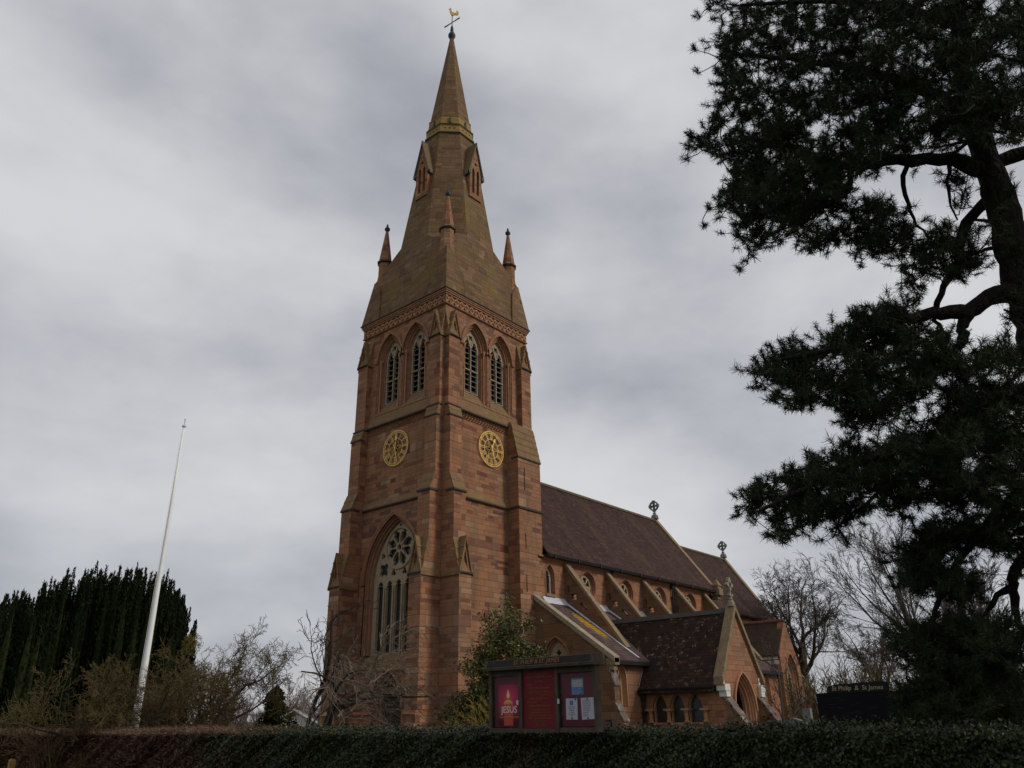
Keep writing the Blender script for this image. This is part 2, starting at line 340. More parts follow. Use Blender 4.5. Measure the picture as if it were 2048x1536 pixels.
# sunk band of little triangles under the belfry
for k in 'SW':
    fr = SIDES[k]; mb = MB()
    for r in range(3):
        z0 = 15.66 + r*.125
        for i in range(22):
            u = -2.4 + (i + .5*(r % 2))*.21
            if k == 'S' and u > 1.45: continue
            p = [(u, z0), (u+.19, z0), (u+.095, z0+.115)]
            mb.add([fr(*p[0], 0.002), fr(*p[1], .002), fr(*p[2], .002), fr(u+.095, z0+.10, .11)], [(0, 1, 3), (1, 2, 3), (2, 0, 3)])
    mb.build('triangle_frieze', mould, church)
# --- buttresses
LOWP = [(0, 0), (1.36, 0), (1.36, 1.42), (1.29, 1.52), (1.29, 1.76), (1.34, 1.82), (1.2, 1.98), (1.2, 7.7), (.8, 9.3), (.8, 11.55), (.48, 12.5), (.48, 15.5), (.32, 16.05), (.32, 19.95), (0, 21.55)]
UPP = [(0, 11.0), (.8, 11.0), (.8, 11.55), (.48, 12.5), (.48, 15.5), (.32, 16.05), (.32, 19.95), (0, 21.55)]
def gablet(fr, u0, u1, zb, za, dfront, dback, parent, sz=1.0):
    c0 = (u0+u1)/2; hw = (u1-u0)/2
    g = MB()
    g.plate(fr, [(u0+.04, zb), (u1-.04, zb), (c0, za-.12)], [[(c0-hw*.42, zb+.16), (c0+hw*.42, zb+.16), (c0, zb+(za-zb)*.62)]], dback, dfront-.03)
    g.plate(fr, [(c0-hw*.46, zb+.12), (c0+hw*.46, zb+.12), (c0, zb+(za-zb)*.66)], [], dfront-.18, dfront-.14)
    o = g.build('gablet', stone, parent)
    r = MB(); t = .07*sz; e = .07
    sl_ = (za-zb)/hw
    for s_ in (-1, 1):
        prof = [(c0, za), (c0 + s_*(hw+e), zb - e*sl_*.3), (c0 + s_*(hw+e-.0), zb - e*sl_*.3 - .1), (c0 + s_*(hw-.06), zb-.02), (c0, za-.17)]
        r.plate(fr, prof, [], dback-.5, dfront+.05)
        for q in (.3, .62): # course joints
            zz = za + (zb-za)*q; uu = c0 + s_*(hw+e)*q
            r.plate(fr, [(uu, zz+.035), (uu + s_*.035, zz - .02), (uu + s_*.02, zz-.06), (uu - s_*.03, zz)], [], dback-.45, dfront+.06)
    r.build('gablet_roof', mossy, parent)
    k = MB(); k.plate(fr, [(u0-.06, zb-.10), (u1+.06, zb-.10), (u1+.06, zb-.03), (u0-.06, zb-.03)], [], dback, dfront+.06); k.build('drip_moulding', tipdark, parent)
def buttress(fr, u0, u1, low=True, gab=(True, True)):
    b = MB(); b.extr(fr, LOWP if low else UPP, u0, u1)
    o = b.build('buttress', stone, church)
    e = .035                      # weathering slabs on the set-offs
    def slab(d1, z1, d0, z0, c=2):
        t = MB()
        for i in range(c):
            a, b_ = i/c, (i+1)/c
            da, za, db, zb = d1+(d0-d1)*a, z1+(z0-z1)*a, d1+(d0-d1)*b_, z1+(z0-z1)*b_
            t.extr(fr, [(da-.03, za-.01), (da+.035, za-.05), (da+.035, za+.0), (db+.012, zb), (db-.03, zb-.01)], u0-e, u1+e)
        t.build('weathering', mossy, o)
    if low: slab(1.2, 7.72, .8, 9.3, 3)
    slab(.8, 11.66, .48, 12.5, 2); slab(.48, 15.5, .32, 16.08, 2); slab(.32, 20.0, .0, 21.5, 3)
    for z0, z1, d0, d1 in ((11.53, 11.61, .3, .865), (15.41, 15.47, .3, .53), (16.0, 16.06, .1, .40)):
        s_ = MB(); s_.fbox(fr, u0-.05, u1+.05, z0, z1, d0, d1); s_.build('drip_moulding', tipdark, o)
    if low and gab[0]: gablet(fr, u0+.0, u1-.0, 7.72, 9.35, 1.22, .6, o)
    if gab[1]: gablet(fr, u0+.0, u1-.0, 20.02, 21.5, .34, -.1, o, .9)
    return o
for k, fr in SIDES.items():
    if k == 'W': lst = ((-W, -2.5, True), (2.5, W, True))
    elif k == 'S': lst = ((-W, -2.5, True),)
    elif k == 'N': lst = ((2.5, W, True), (-W, -2.5, False))
    else: lst = ((-W, -2.5, False), (2.5, W, False))
    for u0, u1, lo in lst: buttress(fr, u0, u1, lo)
# stair buttress on the south-east corner, plain and deep
b = MB(); SP = [(0, 0), (.92, 0), (.92, 1.42), (.84, 1.55), (.84, 1.8), (.75, 1.98), (.75, 14.35), (.3, 16.35), (0, 16.4)]
b.extr(ft, SP, 1.52, 3.38); b.extr(ft, [(0, 16), (.32, 16), (.32, 19.95), (0, 21.55)], 2.5, W)
stair = b.build('stair_turret', stone, church)
t = MB()
for i in range(5):
    a, b_ = i/5, (i+1)/5; P1 = (.75 + (.30-.75)*a, 14.38+1.97*a); P2 = (.75+(.30-.75)*b_, 14.38+1.97*b_)
    t.extr(ft, [(P1[0]-.05, P1[1]), (P1[0]+.045, P1[1]-.06), (P1[0]+.045, P1[1]), (P2[0]+.015, P2[1]), (P2[0]-.05, P2[1])], 1.49, 3.41)
t.build('weathering', mossy, stair); t = MB()
for i in range(3):
    a, b_ = i/3, (i+1)/3; P1 = (.32*(1-a), 20+1.5*a); P2 = (.32*(1-b_), 20+1.5*b_)
    t.extr(ft, [(P1[0]-.03, P1[1]), (P1[0]+.035, P1[1]-.05), (P1[0]+.035, P1[1]), (P2[0]+.012, P2[1]), (P2[0]-.03, P2[1])], 2.46, 3.34)
t.build('weathering', mossy, stair)
for q_ in ((1.46, 3.46, 11.53, 11.62, .2, .83), (1.47, 3.43, 14.27, 14.34, .3, .80)):
    t = MB(); t.fbox(ft, *q_); t.build('drip_moulding', tipdark, stair)
gablet(ft, 2.5, W, 20.02, 21.5, .34, -.1, stair, .9)
for z0, z1 in ((12.56, 13.8), (9.5, 10.3), (7.35, 8.2)):
    t = MB(); t.fbox(ft, 1.99, 2.06, z0, z1, .6, .754); t.build('slit_window', dark, church)
# --- west window
mb = MB(); jambs(mb, fw, WWA, [(.27, 0), (.27, -.06), (.20, -.06), (.19, -.14), (.12, -.14), (.10, -.26), (.03, -.28), (0, -.40)])
hood(mb, fw, WWA, .26, .40, -.01, .09, 7.75); hood(mb, fw, WWA, .36, .43, -.01, .12, 7.75, 0)
ww = mb.build('west_window', mould, church)
mb = MB()
holes = []
for i in range(-2, 3):
    c0 = i*.655; hw = .225; zs = 7.55
    holes.append(cusped(c0, 4.52, zs, hw, archR(hw, .36)))
RC = (0, 9.44)
for i in range(8):
    a = pi/8 + i*pi/4; q = []
    for t_ in range(24):
        th = 2*pi*t_/24; rr = .59 + .325*math.cos(th); wv = .25*math.sin(th)*(.5 + .62*(rr-.27)/.64)
        if t_ in (3, 21): rr -= .02; wv *= .45
        q.append((RC[0] + rr*math.cos(a) - wv*math.sin(a), RC[1] + rr*math.sin(a) + wv*math.cos(a)))
    holes.append(q)
holes += [circ(0, 9.44, .13, 12), foil(-1.13, 8.45, .37, 4, pi/4), foil(1.13, 8.45, .37, 4, pi/4), foil(-.40, 8.24, .17, 3, pi/2), foil(.40, 8.24, .17, 3, pi/2), foil(-1.22, 9.15, .16, 3), foil(1.22, 9.15, .16, 3), circ(0, 10.57, .07, 10)]
mb.plate(fw, arch(*WWA, 0, 14), holes, -.56, -.41)
mb.plate(fw, circ(0, 9.44, 1.06, 40), [circ(0, 9.44, .95, 40)], -.5, -.35)
mb.plate(fw, circ(0, 9.44, .24, 20), [circ(0, 9.44, .15, 20)], -.5, -.36)
for i in range(8):
    a = i*pi/4; d_ = (math.cos(a), math.sin(a)); n_ = (-d_[1]*.035, d_[0]*.035)
    mb.plate(fw, [(d_[0]*.22+n_[0], 9.44+d_[1]*.22+n_[1]), (d_[0]*.6+n_[0]*.7, 9.44+d_[1]*.6+n_[1]*.7), (d_[0]*.6-n_[0]*.7, 9.44+d_[1]*.6-n_[1]*.7), (d_[0]*.22-n_[0], 9.44+d_[1]*.22-n_[1])], [], -.43, -.37)
for i in (-1.5, -.5, .5, 1.5): mb.fbox(fw, i*.655-.045, i*.655+.045, 4.5, 7.6, -.45, -.33)
mb.build('tracery', tracery, ww)
mb = MB(); mb.plate(fw, arch(*WWA, -.02, 12), [], -.60, -.58); mb.build('window_glass', glass, ww)
mb = MB()
for i in range(4):
    a, b_ = i/4, (i+1)/4; P1 = (.12-.54*a, 3.72+.76*a); P2 = (.12-.54*b_, 3.72+.76*b_); hw0 = 2.42-.4*a
    mb.extr(fw, [(P1[0]-.2, P1[1]-.02), (P1[0]+.02, P1[1]-.05), (P1[0]+.02, P1[1]), (P2[0], P2[1]), (P2[0]-.2, P2[1])], -hw0, hw0)
mb.build('window_sill', mossy, ww)
# --- west door
mb = MB(); jambs(mb, fw, DOOR, [(.3, 0), (.3, -.05), (.22, -.05), (.2, -.2), (.1, -.2), (.08, -.35), (0, -.38), (0, -.55)]); hood(mb, fw, DOOR, .3, .44, -.01, .1, 2.1)
wd_ = mb.build('west_doorway', mould, church)
mb = MB(); mb.plate(fw, arch(*DOOR, .0), [], -.58, -.5); mb.build('door', door_m, wd_)
# --- belfry windows
for k in 'WS':
    fr = SIDES[k]
    for A in BW:
        c0 = A[0]; A2 = (c0, 17.45) + A[2:]
        mb = MB(); jambs(mb, fr, A, [(.36, 0), (.36, -.05), (.29, -.05), (.27, -.12), (.20, -.12), (.18, -.2), (.09, -.2), (.07, -.29), (0, -.31)])
        hood(mb, fr, A, .35, .47, -.01, .07, 20.0); 
        for s_ in (-1, 1): mb.fbox(fr, c0+s_*1.08-.09, c0+s_*1.08+.09, 19.93, 20.07, 0, .09)
        o = mb.build('belfry_window', mould, church)
        mb = MB(); hs = []
        for s_ in (-1, 1): hs.append(cusped(c0 + s_*.275, 17.5, 20.05, .24, archR(.24, .5)))
        hs.append(foil(c0, 20.72, .17, 4, pi/4))
        mb.plate(fr, arch(*A2, 0), hs, -.48, -.33)
        mb.fbox(fr, c0-.03, c0+.03, 17.45, 20.3, -.44, -.30); mb.fbox(fr, c0-.6, c0+.6, 18.74, 18.80, -.44, -.30)
        for s_ in (-1, 1): mb.plate(fr, [(c0, 20.1), (c0+s_*.06, 20.1), (c0+s_*.3, 20.75), (c0+s_*.22, 20.8)], [], -.4, -.29)
        mb.build('tracery', tracery, o)
        mb = MB()
        for i in range(11):
            z0 = 17.55 + i*.31
            mb.extr(fr, [(-.72, z0+.30), (-.36, z0), (-.36, z0+.045), (-.72, z0+.345)], c0-.5, c0+.5)
        mb.build('louvre', louvre_m, o)
        mb = MB(); mb.plate(fr, arch(*A2, -.02), [], -.78, -.76); mb.build('window_backing', dark, o)
        mb = MB()
        for i in range(3):
            a, b_ = i/3, (i+1)/3; P1 = (.02-.40*a, 16.78+.70*a); P2 = (.02-.40*b_, 16.78+.70*b_)
            mb.extr(fr, [(P1[0]-.2, P1[1]-.02), (P1[0]+.02, P1[1]-.04), (P1[0]+.02, P1[1]), P2, (P2[0]-.2, P2[1])], c0-.97+.3*a, c0+.97-.3*a)
        mb.build('window_sill', mossy, o)
        mb = MB()
        for s_ in (-1, 1):
            base = Vector(fr(c0+s_*.76, 0, -.06))
            mb.lathe(base.x, base.y, [(.055, 16.9), (.055, 17.05), (.042, 17.1), (.042, 18.6), (.06, 18.63), (.06, 18.68), (.042, 18.7), (.042, 19.8), (.06, 19.86), (.09, 19.98), (.1, 20.05)], 10)
        mb.build('jamb_shaft', moulda, o)
# --- cornice
mb = MB()
CP = [(0, 21.8), (.09, 21.84), (.11, 21.9), (.02, 21.93), (.02, 22.36), (.10, 22.40), (.10, 22.46), (.15, 22.5), (.15, 22.56), (.19, 22.6), (.19, 22.68)]
def ringprof(mb, prof, mi=0):
    mb.loft([[(-W-d, -W-d, z), (W+d, -W-d, z), (W+d, W+d, z), (-W-d, W+d, z)] for d, z in prof], True, mi)
ringprof(mb, CP + [(0, 22.69)])
cor = mb.build('cornice', mould, church)
mb = MB(); ringprof(mb, [(.0, 22.68), (.235, 22.685), (.235, 22.74), (.1, 22.79), (0, 22.8)]); mb.build('cornice_lip', tipdark, cor)
mb = MB()
for fr in SIDES.values():
    n = 17; wv = 2*(W+.02)/n
    for i in range(n):
        a = -W-.02 + i*wv
        for p in ([(a, 21.93), (a+.045, 21.93), (a+wv, 22.33), (a+wv, 22.37), (a+wv-.045, 22.37), (a, 21.98)], [(a+wv, 21.93), (a+wv-.045, 21.93), (a, 22.33), (a, 22.37), (a+.045, 22.37), (a+wv, 21.98)]):
            mb.plate(fr, p, [], .01, .075)
        mb.fbox(fr, a-.02, a+.02, 21.93, 22.37, .01, .085)
mb.build('lattice_frieze', moulda, cor)
# --- spire
def ap(z): return .0 + (46.75 - z)*.1437
mb = MB()
def octring(z, a, ph=pi/8): R = a/math.cos(pi/8); return [(R*math.cos(ph + i*pi/4), R*math.sin(ph + i*pi/4), z) for i in range(8)]
zs_ = [22.75, 24.5, 27.4, 31, 34, 36.1]
mb.loft([octring(z, ap(z)) for z in zs_] , True)
mb.loft([octring(36.0, ap(36.0)), octring(37.6, ap(37.6)), octring(40, ap(40)), octring(43, ap(43)), octring(45.9, .13)], True, 0, True)
for a in (-1, 1):
    for b in (-1, 1):
        z0, z1, zt = 22.75, 25.75, 27.45; a0, a1, at_ = 3.44, 3.02, ap(27.4)
        k = math.tan(pi/8)
        dgl = at_/math.sqrt(2)
        pts = [(a*a0, b*a0, z0), (a*a0, b*1.3, z0), (a*1.3, b*a0, z0), (a*a1, b*a1, z1), (a*at_, b*at_*k, zt), (a*at_*k, b*at_, zt), (a*dgl, b*dgl, zt+.3), (a*1., b*1., z0)]
        mb.hull(pts)
        for sw in (0, 1):
            f_ = (lambda p: (a*p[0], b*p[1], p[2])) if sw == 0 else (lambda p: (a*p[1], b*p[0], p[2]))
            e = .05
            q = [(a0+e, a0+e, z0), (a0+e, 1.98, z0), (ap(23.5)+.1, 2.02, 23.5), (ap(24.9)+.1, 2.3, 24.9), (ap(25.6)+.09, 2.8, 25.6), (a1+e, a1+e, 25.7)]
            i_ = [(p[0]-.13, p[1] if n_ not in (0, 5) else p[1]-.13, p[2]) for n_, p in enumerate(q)]
            mb.loft([[f_(p) for p in i_], [f_(p) for p in q]], True, 0, False); mb.add([f_(p) for p in q], [tuple(range(6))])
spire = mb.build('spire', spire_m, church)
mb = MB()
prof = [(ap(36.1), 36.05), (ap(36.1)+.06, 36.15), (ap(36.1)+.06, 36.26), (ap(36.4)+.03, 36.3), (ap(36.7)+.03, 36.78), (ap(36.7)+.075, 36.82), (ap(36.7)+.075, 36.92), (ap(37.0)+.025, 36.97), (ap(37.6)+.04, 37.62), (ap(37.6)+.07, 37.66), (ap(37.6)+.07, 37.72), (ap(37.8)-.01, 37.8)]
mb.loft([octring(z, a) for a, z in prof], True)
band = mb.build('spire_band', plain('lichened_band_stone', (.23, .145, .055), (.30, .20, .065), 3, patch=(.17, .11, .05)), spire)
mb = MB()
for i in range(8):
    a = i*pi/4; d_ = Vector((math.cos(a), math.sin(a), 0)); t_ = Vector((-d_.y, d_.x, 0))
    fr = lambda u, v, d, d_=d_, t_=t_: tuple(d_*(d) + t_*u + Vector((0, 0, v)))
    A_ = ap(37.1)+.032
    mb.plate(fr, [(-.17, 36.98), (.17, 36.98), (.05, 37.12), (.035, 37.42), (0, 37.5), (-.035, 37.42), (-.05, 37.12)], [], A_-.3, A_+.05)
    for u in (-.3, 0, .3): mb.plate(fr, foil(u, 36.55, .055, 4, 0, 12), [], A_-.1, ap(36.55)+.055)
    mb.plate(fr, [(-.66, 36.10), (.66, 36.10), (.66, 36.16), (-.66, 36.16)], [], A_, ap(36.1)+.085); mb.plate(fr, [(-.63, 36.84), (.63, 36.84), (.63, 36.9), (-.63, 36.9)], [], A_-.1, ap(36.7)+.095)
mb.build('band_tracery', tipdark, band)
def spire_edge(): pass
# lucarnes on the four main faces
for k, fr0 in (('W', FWst(0)), ('S', FS(0)), ('N', FN(0)), ('E', FE(0))):
    q = 2.36; mb = MB()
    ho = [arch(s_*.2, 31.25, 32.85, .105, archR(.105, .3)) for s_ in (-1, 1)]
    mb.plate(fr0, [(-.52, 30.9), (.52, 30.9), (.52, 32.8), (0, 34.95), (-.52, 32.8)], ho + [foil(0, 33.5, .13, 4), foil(-.1, 33.9, .06, 3), foil(.1, 33.9, .06, 3)], 1.2, q)
    lu = mb.build('lucarne', stone, spire)
    mb = MB(); mb.plate(fr0, [(-.34, 31.2), (.34, 31.2), (.34, 33.4), (0, 34.2), (-.34, 33.4)], [], q-.3, q-.2); mb.build('lucarne_opening', dark, lu)
    mb = MB()
    for s_ in (-1, 1):
        for i in range(9):
            a, b_ = i/9, (i+1)/9
            u0, z0 = s_*.64*a, 35.12 - 2.4*a; u1, z1 = s_*.64*b_, 35.12-2.4*b_
            mb.plate(fr0, [(u0, z0), (u1+s_*.045, z1+.02), (u1+s_*.03, z1-.05), (u0, z0-.16)], [], 1.3, q+.03)
    mb.build('lucarne_roof', mossy, lu)
    mb = MB()
    for s_ in (-1, 1): mb.plate(fr0, [(0, 35.2), (s_*.68, 32.68), (s_*.68, 32.5), (s_*.6, 32.72), (0, 34.98)], [], q-.02, q+.10)
    for s_ in (-1, 1): mb.plate(fr0, [(s_*.5, 32.55), (s_*.68, 32.5), (s_*.68, 32.66), (s_*.5, 32.78)], [], 1.4, q+.09)
    mb.plate(fr0, [(-.04, 35.02), (.04, 35.02), (.04, 35.2), (-.04, 35.2)], [], 1.3, q+.1)
    mb.build('barge_coping', plain('weathered_coping', (.10, .09, .08), (.16, .14, .12), 6), lu)
# corner pinnacles
for a in (-1, 1):
    for b in (-1, 1):
        cx, cy = a*2.66, b*2.66
        mb = MB(); mb.lathe(cx, cy, [(.46, 25.3), (.44, 25.85), (.40, 26.1), (.405, 27.02), (.45, 27.05)], 8, pi/8)
        mb.lathe(cx, cy, [(.42, 27.14), (.10, 29.35), (.07, 29.45)], 8, pi/8)
        pn = mb.build('pinnacle', stone, church)
        mb = MB(); mb.lathe(cx, cy, [(.42, 27.0), (.50, 27.04), (.50, 27.14), (.42, 27.18)], 8, pi/8); mb.build('pinnacle_collar', tipdark, pn)
        mb = MB(); mb.lathe(cx, cy, [(.05, 29.4), (.1, 29.47), (.165, 29.56), (.165, 29.66), (.1, 29.74), (.06, 29.78), (.075, 29.85), (.02, 30.0)], 10); mb.build('finial', copper, pn, True)
# weathervane
mb = MB(); mb.lathe(0, 0, [(.12, 45.75), (.14, 45.9), (.2, 46.02), (.255, 46.15), (.265, 46.28), (.21, 46.42), (.13, 46.5), (.11, 46.6), (.125, 46.7), (.10, 47.0), (.08, 47.1), (.05, 47.15), (.03, 47.3), (.026, 48.2), (.05, 48.24), (.02, 48.32)], 14)
vane = mb.build('weathervane', copper, church, True)
mb = MB(); dv = Vector((.52, -.52, .86)).normalized()
dv = Vector((.62, -.55, .0)).normalized()
P0 = Vector((0, 0, 47.53))
e1 = Vector((-.36, .33, -.53)); 
mb.tube([P0+Vector((.06, -.70, 0)), P0, P0+Vector((-.06, .70, 0))], [.05, .03, .05], 6)
mb.build('direction_arm', copper, vane)
mb = MB(); fr = lambda u, v, d: (u*.72 + d*.69, -u*.69 + d*.72, 48.2+v)
mb.plate(fr, [(-.05, 0), (.05, 0), (.12, .08), (.25, .12), (.38, .08), (.46, .2), (.46, .36), (.38, .5), (.28, .52), (.34, .40), (.26, .3), (.12, .30), (.0, .36), (-.06, .5), (-.06, .62), (-.1, .72), (-.17, .76), (-.2, .66), (-.26, .6), (-.19, .57), (-.2, .4), (-.14, .2)], [], -.035, .035)
mb.build('cockerel', gold, vane)
# clocks
NUM = ['XII', 'I', 'II', 'III', 'IIII', 'V', 'VI', 'VII', 'VIII', 'IX', 'X', 'XI']
for fr0, cu, hrs in ((fw, -.11, 12.2), (ft, .165, 12.75)):
    cz = 14.53; d0, d1 = .07, .082
    mb = MB()
    mb.plate(fr0, circ(cu, cz, .965, 60), [circ(cu, cz, .93, 60)], d0, d1+.01)
    mb.plate(fr0, circ(cu, cz, .85, 60), [circ(cu, cz, .828, 60)], d0, d1)
    mb.plate(fr0, circ(cu, cz, .53, 48), [circ(cu, cz, .505, 48)], d0, d1)
    def bar(r0, t0, r1, t1, wv, D0=d0, D1=d1):
        a = Vector((cu + r0*math.sin(t0), cz + r0*math.cos(t0))); b = Vector((cu + r1*math.sin(t1), cz + r1*math.cos(t1)))
        n_ = (b-a).normalized(); n_ = Vector((-n_.y, n_.x))*wv/2
        mb.plate(fr0, [tuple(a+n_), tuple(b+n_), tuple(b-n_), tuple(a-n_)], [], D0, D1)
    for i in range(60): bar(.845, 2*pi*i/60, .93, 2*pi*i/60, .022 if i % 5 else .045)
    for h_ in range(12):
        t0 = h_*pi/6; s_ = NUM[h_]; wtot = sum(.05 if ch == 'I' else .11 for ch in s_); x_ = -wtot/2
        for ch in s_:
            cw = .05 if ch == 'I' else .11; xc = x_ + cw/2; x_ += cw
            def q(dx, r): return (r, t0 + (xc+dx)/r)
            if ch == 'I': bar(*q(0, .53), *q(0, .83), .02)
            elif ch == 'V': bar(*q(-.042, .83), *q(0, .53), .022); bar(*q(.042, .83), *q(0, .53), .012)
            else: bar(*q(-.045, .83), *q(.045, .53), .022); bar(*q(.045, .83), *q(-.045, .53), .012)
    for i in range(6):
        t0 = pi/6 + i*pi/3
        bar(.51, t0, .2, t0+.45, .014); bar(.51, t0, .2, t0-.45, .014)
        bar(.2, t0+.45, .07, t0+pi/6, .018)
    mb.plate(fr0, circ(cu, cz, .07, 16), [], d0, d1+.03)
    ck = mb.build('clock_face', gold, church)
    mb = MB(); th = (hrs % 12)*pi/6
    bar(-.12, th, .42, th, .045, d1+.03, d1+.05)
    pc = Vector((cu + .5*math.sin(th), cz + .5*math.cos(th))); dn = Vector((math.sin(th), math.cos(th))); dt = Vector((dn.y, -dn.x))
    mb.plate(fr0, [tuple(pc-dn*.12), tuple(pc-dt*.095-dn*.03), tuple(pc-dt*.06+dn*.06), tuple(pc+dn*.17), tuple(pc+dt*.06+dn*.06), tuple(pc+dt*.095-dn*.03)], [], d1+.03, d1+.05)
    mb.build('clock_hand', gold, ck)
    mb = MB(); th = 27.5/60*2*pi; bar(-.2, th, .45, th, .05, d1+.06, d1+.08); bar(.45, th, .84, th, .032, d1+.06, d1+.08); mb.build('clock_hand', gold, ck)
    mb = MB(); mb.fbox(fr0, cu-.1, cu+.1, cz-.1, cz+.1, 0, .07); mb.build('clock_mount', iron, ck)

# --- nave
XN, XC = 22.5, 33.5; RZ, EZ = 15.05, 9.4
mb = MB(); f4 = FS(-4.0)
RW = [(7.4, 8.25), (11.3, 8.25), (15.2, 8.25), (19.1, 8.25)]
LAN = (4.0, 7.45, 8.35, .28, archR(.28, .5))
mb.plate(f4, [(3.0, 0), (22.3, 0), (22.3, 9.4), (3.0, 9.4)], [circ(c0, cz, .72, 32) for c0, cz in RW] + [arch(*LAN, .14)], -.3, 0)
mb.plate(FN(4.0), [(-22.3, 0), (-3.0, 0), (-3.0, 9.4), (-22.3, 9.4)], [], -.3, 0)
fe = FE(22.3)
mb.plate(fe, [(-4, 0), (4, 0), (4, 9.4), (0, RZ-.1), (-4, 9.4)], [], -.4, 0)
mb.build('nave_wall', stone_low, church)
def roofplate(mb, x0, x1, yo, zo, zr, th=.12, mi=0):
    for s_ in (-1, 1): mb.add([(x0, s_*yo, zo), (x1, s_*yo, zo), (x1, 0, zr), (x0, 0, zr), (x0, s_*yo, zo-th), (x1, s_*yo, zo-th), (x1, 0, zr-th), (x0, 0, zr-th)], [(0,1,2,3), (7,6,5,4), (0,4,5,1), (1,5,6,2), (0,3,7,4)], mi)
mb = MB(); roofplate(mb, 3.42, 22.28, 4.42, EZ, RZ); mb.build('nave_roof', nave_tile, church)
mb = MB(); mb.tube([(3.2, 0, RZ+.02), (22.3, 0, RZ+.02)], [.12, .12], 8); mb.tube([(22.75, 0, 13.59), (33.3, 0, 13.59)], [.11, .11], 8); mb.build('roof_ridge', plain('lichened_ridge', (.12, .085, .055), (.18, .13, .075), 2.5), church)
mb = MB(); mb.extr(f4, [(0, 9.16), (.05, 9.16), (.05, 9.22), (.14, 9.27), (.14, 9.34), (0, 9.36)], 3.0, 22.2); mb.build('eaves_course', moulda, church)
mb = MB(); mb.extr(f4, [(.15, 9.26), (.42, 9.26), (.47, 9.40), (.15, 9.40)], 3.38, 22.1)
for i in range(9): mb.fbox(f4, 3.9+i*2.1, 4.0+i*2.1, 9.22, 9.42, .3, .49)
mb.build('gutter', iron, church)
for xd in (9.75, 16.6):
    mb = MB(); mb.lathe(xd, -4.12, [(.06, 6.4), (.06, 8.95), (.11, 9.0), (.12, 9.28)], 8)
    for z in (7.4, 8.4): mb.box(xd-.09, xd+.09, -4.19, -4.0, z, z+.07)
    mb.build('downpipe', iron, church)
# gable copings
def gcoping(name, x0, x1, yo, zo, zr, up=.22, mat=coping):
    mb = MB()
    for s_ in (-1, 1): mb.loft([[(x0, s_*yo, zo), (x1, s_*yo, zo), (x1, s_*yo, zo+up+.1), (x0, s_*yo, zo+up+.1)], [(x0, 0, zr-.12), (x1, 0, zr-.12), (x1, 0, zr+up), (x0, 0, zr+up)]], True, 0, True)
    return mb.build(name, mat, church)
g1 = gcoping('gable_coping', 22.28, 22.72, 4.25, 9.3, 15.08, .2)
g2 = gcoping('gable_coping', 33.3, 33.75, 3.5, 8.35, 13.6, .2)
mb = MB(); mb.box(22.2, 22.8, -4.65, -4.1, 9.1, 9.55); mb.box(22.25, 22.75, -4.55, -4.15, 9.55, 9.75); mb.loft([[(22.2,-4.62,9.75),(22.8,-4.62,9.75),(22.8,-4.1,9.75),(22.2,-4.1,9.75)], [(22.45,-4.4,10.2),(22.55,-4.4,10.2),(22.55,-4.3,10.2),(22.45,-4.3,10.2)]], True, 0, True); mb.box(22.3, 22.7, -4.45, -4.0, 8.85, 9.1)
mb.build('kneeler', coping, church)
def wheelcross(x, y, z, r, parent):
    mb = MB(); fr = FE(x)
    mb.lathe(x, y, [(.3, z-1.0), (.26, z-.75), (.1, z-.62), (.14, z-.55), (.07, z-.5), (.08, z-r)], 8)
    mb.plate(fr, circ(y, z, r, 28), [circ(y, z, r*.74, 28)], -.07, .07)
    for a in range(4):
        t = a*pi/2; d_ = Vector((math.cos(t), math.sin(t))); n_ = Vector((-d_.y, d_.x))
        mb.plate(fr, [tuple(Vector((y, z))+d_*r*1.12+n_*.11), tuple(Vector((y, z))+n_*.045), tuple(Vector((y, z))-n_*.045), tuple(Vector((y, z))+d_*r*1.12-n_*.11)], [], -.08, .08)
    mb.build('gable_cross', plain('weathered_cross_stone', (.13, .14, .13), (.2, .2, .18), 6), parent)
wheelcross(22.5, 0, 16.2, .38, g1); wheelcross(33.5, 0, 14.75, .36, g2)
# chancel
mb = MB(); roofplate(mb, 22.7, 33.35, 3.6, 8.35, 13.57); mb.build('chancel_roof', nave_tile, church)
mb = MB(); mb.box(22.7, 33.4, -3.3, 3.3, 0, 8.4); mb.plate(FE(33.3), [(-3.3, 0), (3.3, 0), (3.3, 8.3), (0, 13.3), (-3.3, 8.3)], [], -.3, 0); mb.build('chancel_wall', stone_low, church)
# clerestory windows
for c0, cz in RW:
    mb = MB()
    for (r0, d0), (r1, d1) in zip([(.80, .0), (.80, .03), (.70, .03), (.70, -.04), (.64, -.04), (.62, -.14), (.57, -.14)], [(.80, .03), (.70, .03), (.70, -.04), (.64, -.04), (.62, -.14), (.57, -.14), (.54, -.26)]):
        mb.loft([[f4(u, v, d0) for u, v in circ(c0, cz, r0, 32)], [f4(u, v, d1) for u, v in circ(c0, cz, r1, 32)]], True)
    o = mb.build('round_window', plain('dark_red_voussoirs', (.20, .085, .055), (.26, .115, .07), 5) if c0 == RW[0][0] else bpy.data.materials['dark_red_voussoirs'], church)
    mb = MB(); ho = []
    for i in range(5):
        a = pi/2 + i*2*pi/5; ho.append(foil(c0 + .30*math.cos(a), cz + .30*math.sin(a), .18, 3, a+pi))
    ho.append(foil(c0, cz, .1, 5, pi/2, 20))
    mb.plate(f4, circ(c0, cz, .56, 36), ho, -.3, -.2); mb.build('tracery', tracery, o)
    mb = MB(); mb.plate(f4, circ(c0, cz, .55, 24), [], -.34, -.32); mb.build('window_glass', glass, o)
mb = MB(); jambs(mb, f4, LAN, [(.14, 0), (.14, .02), (.08, .02), (.07, -.05), (.03, -.08), (0, -.2)]); o = mb.build('lancet_window', bpy.data.materials['dark_red_voussoirs'], church)
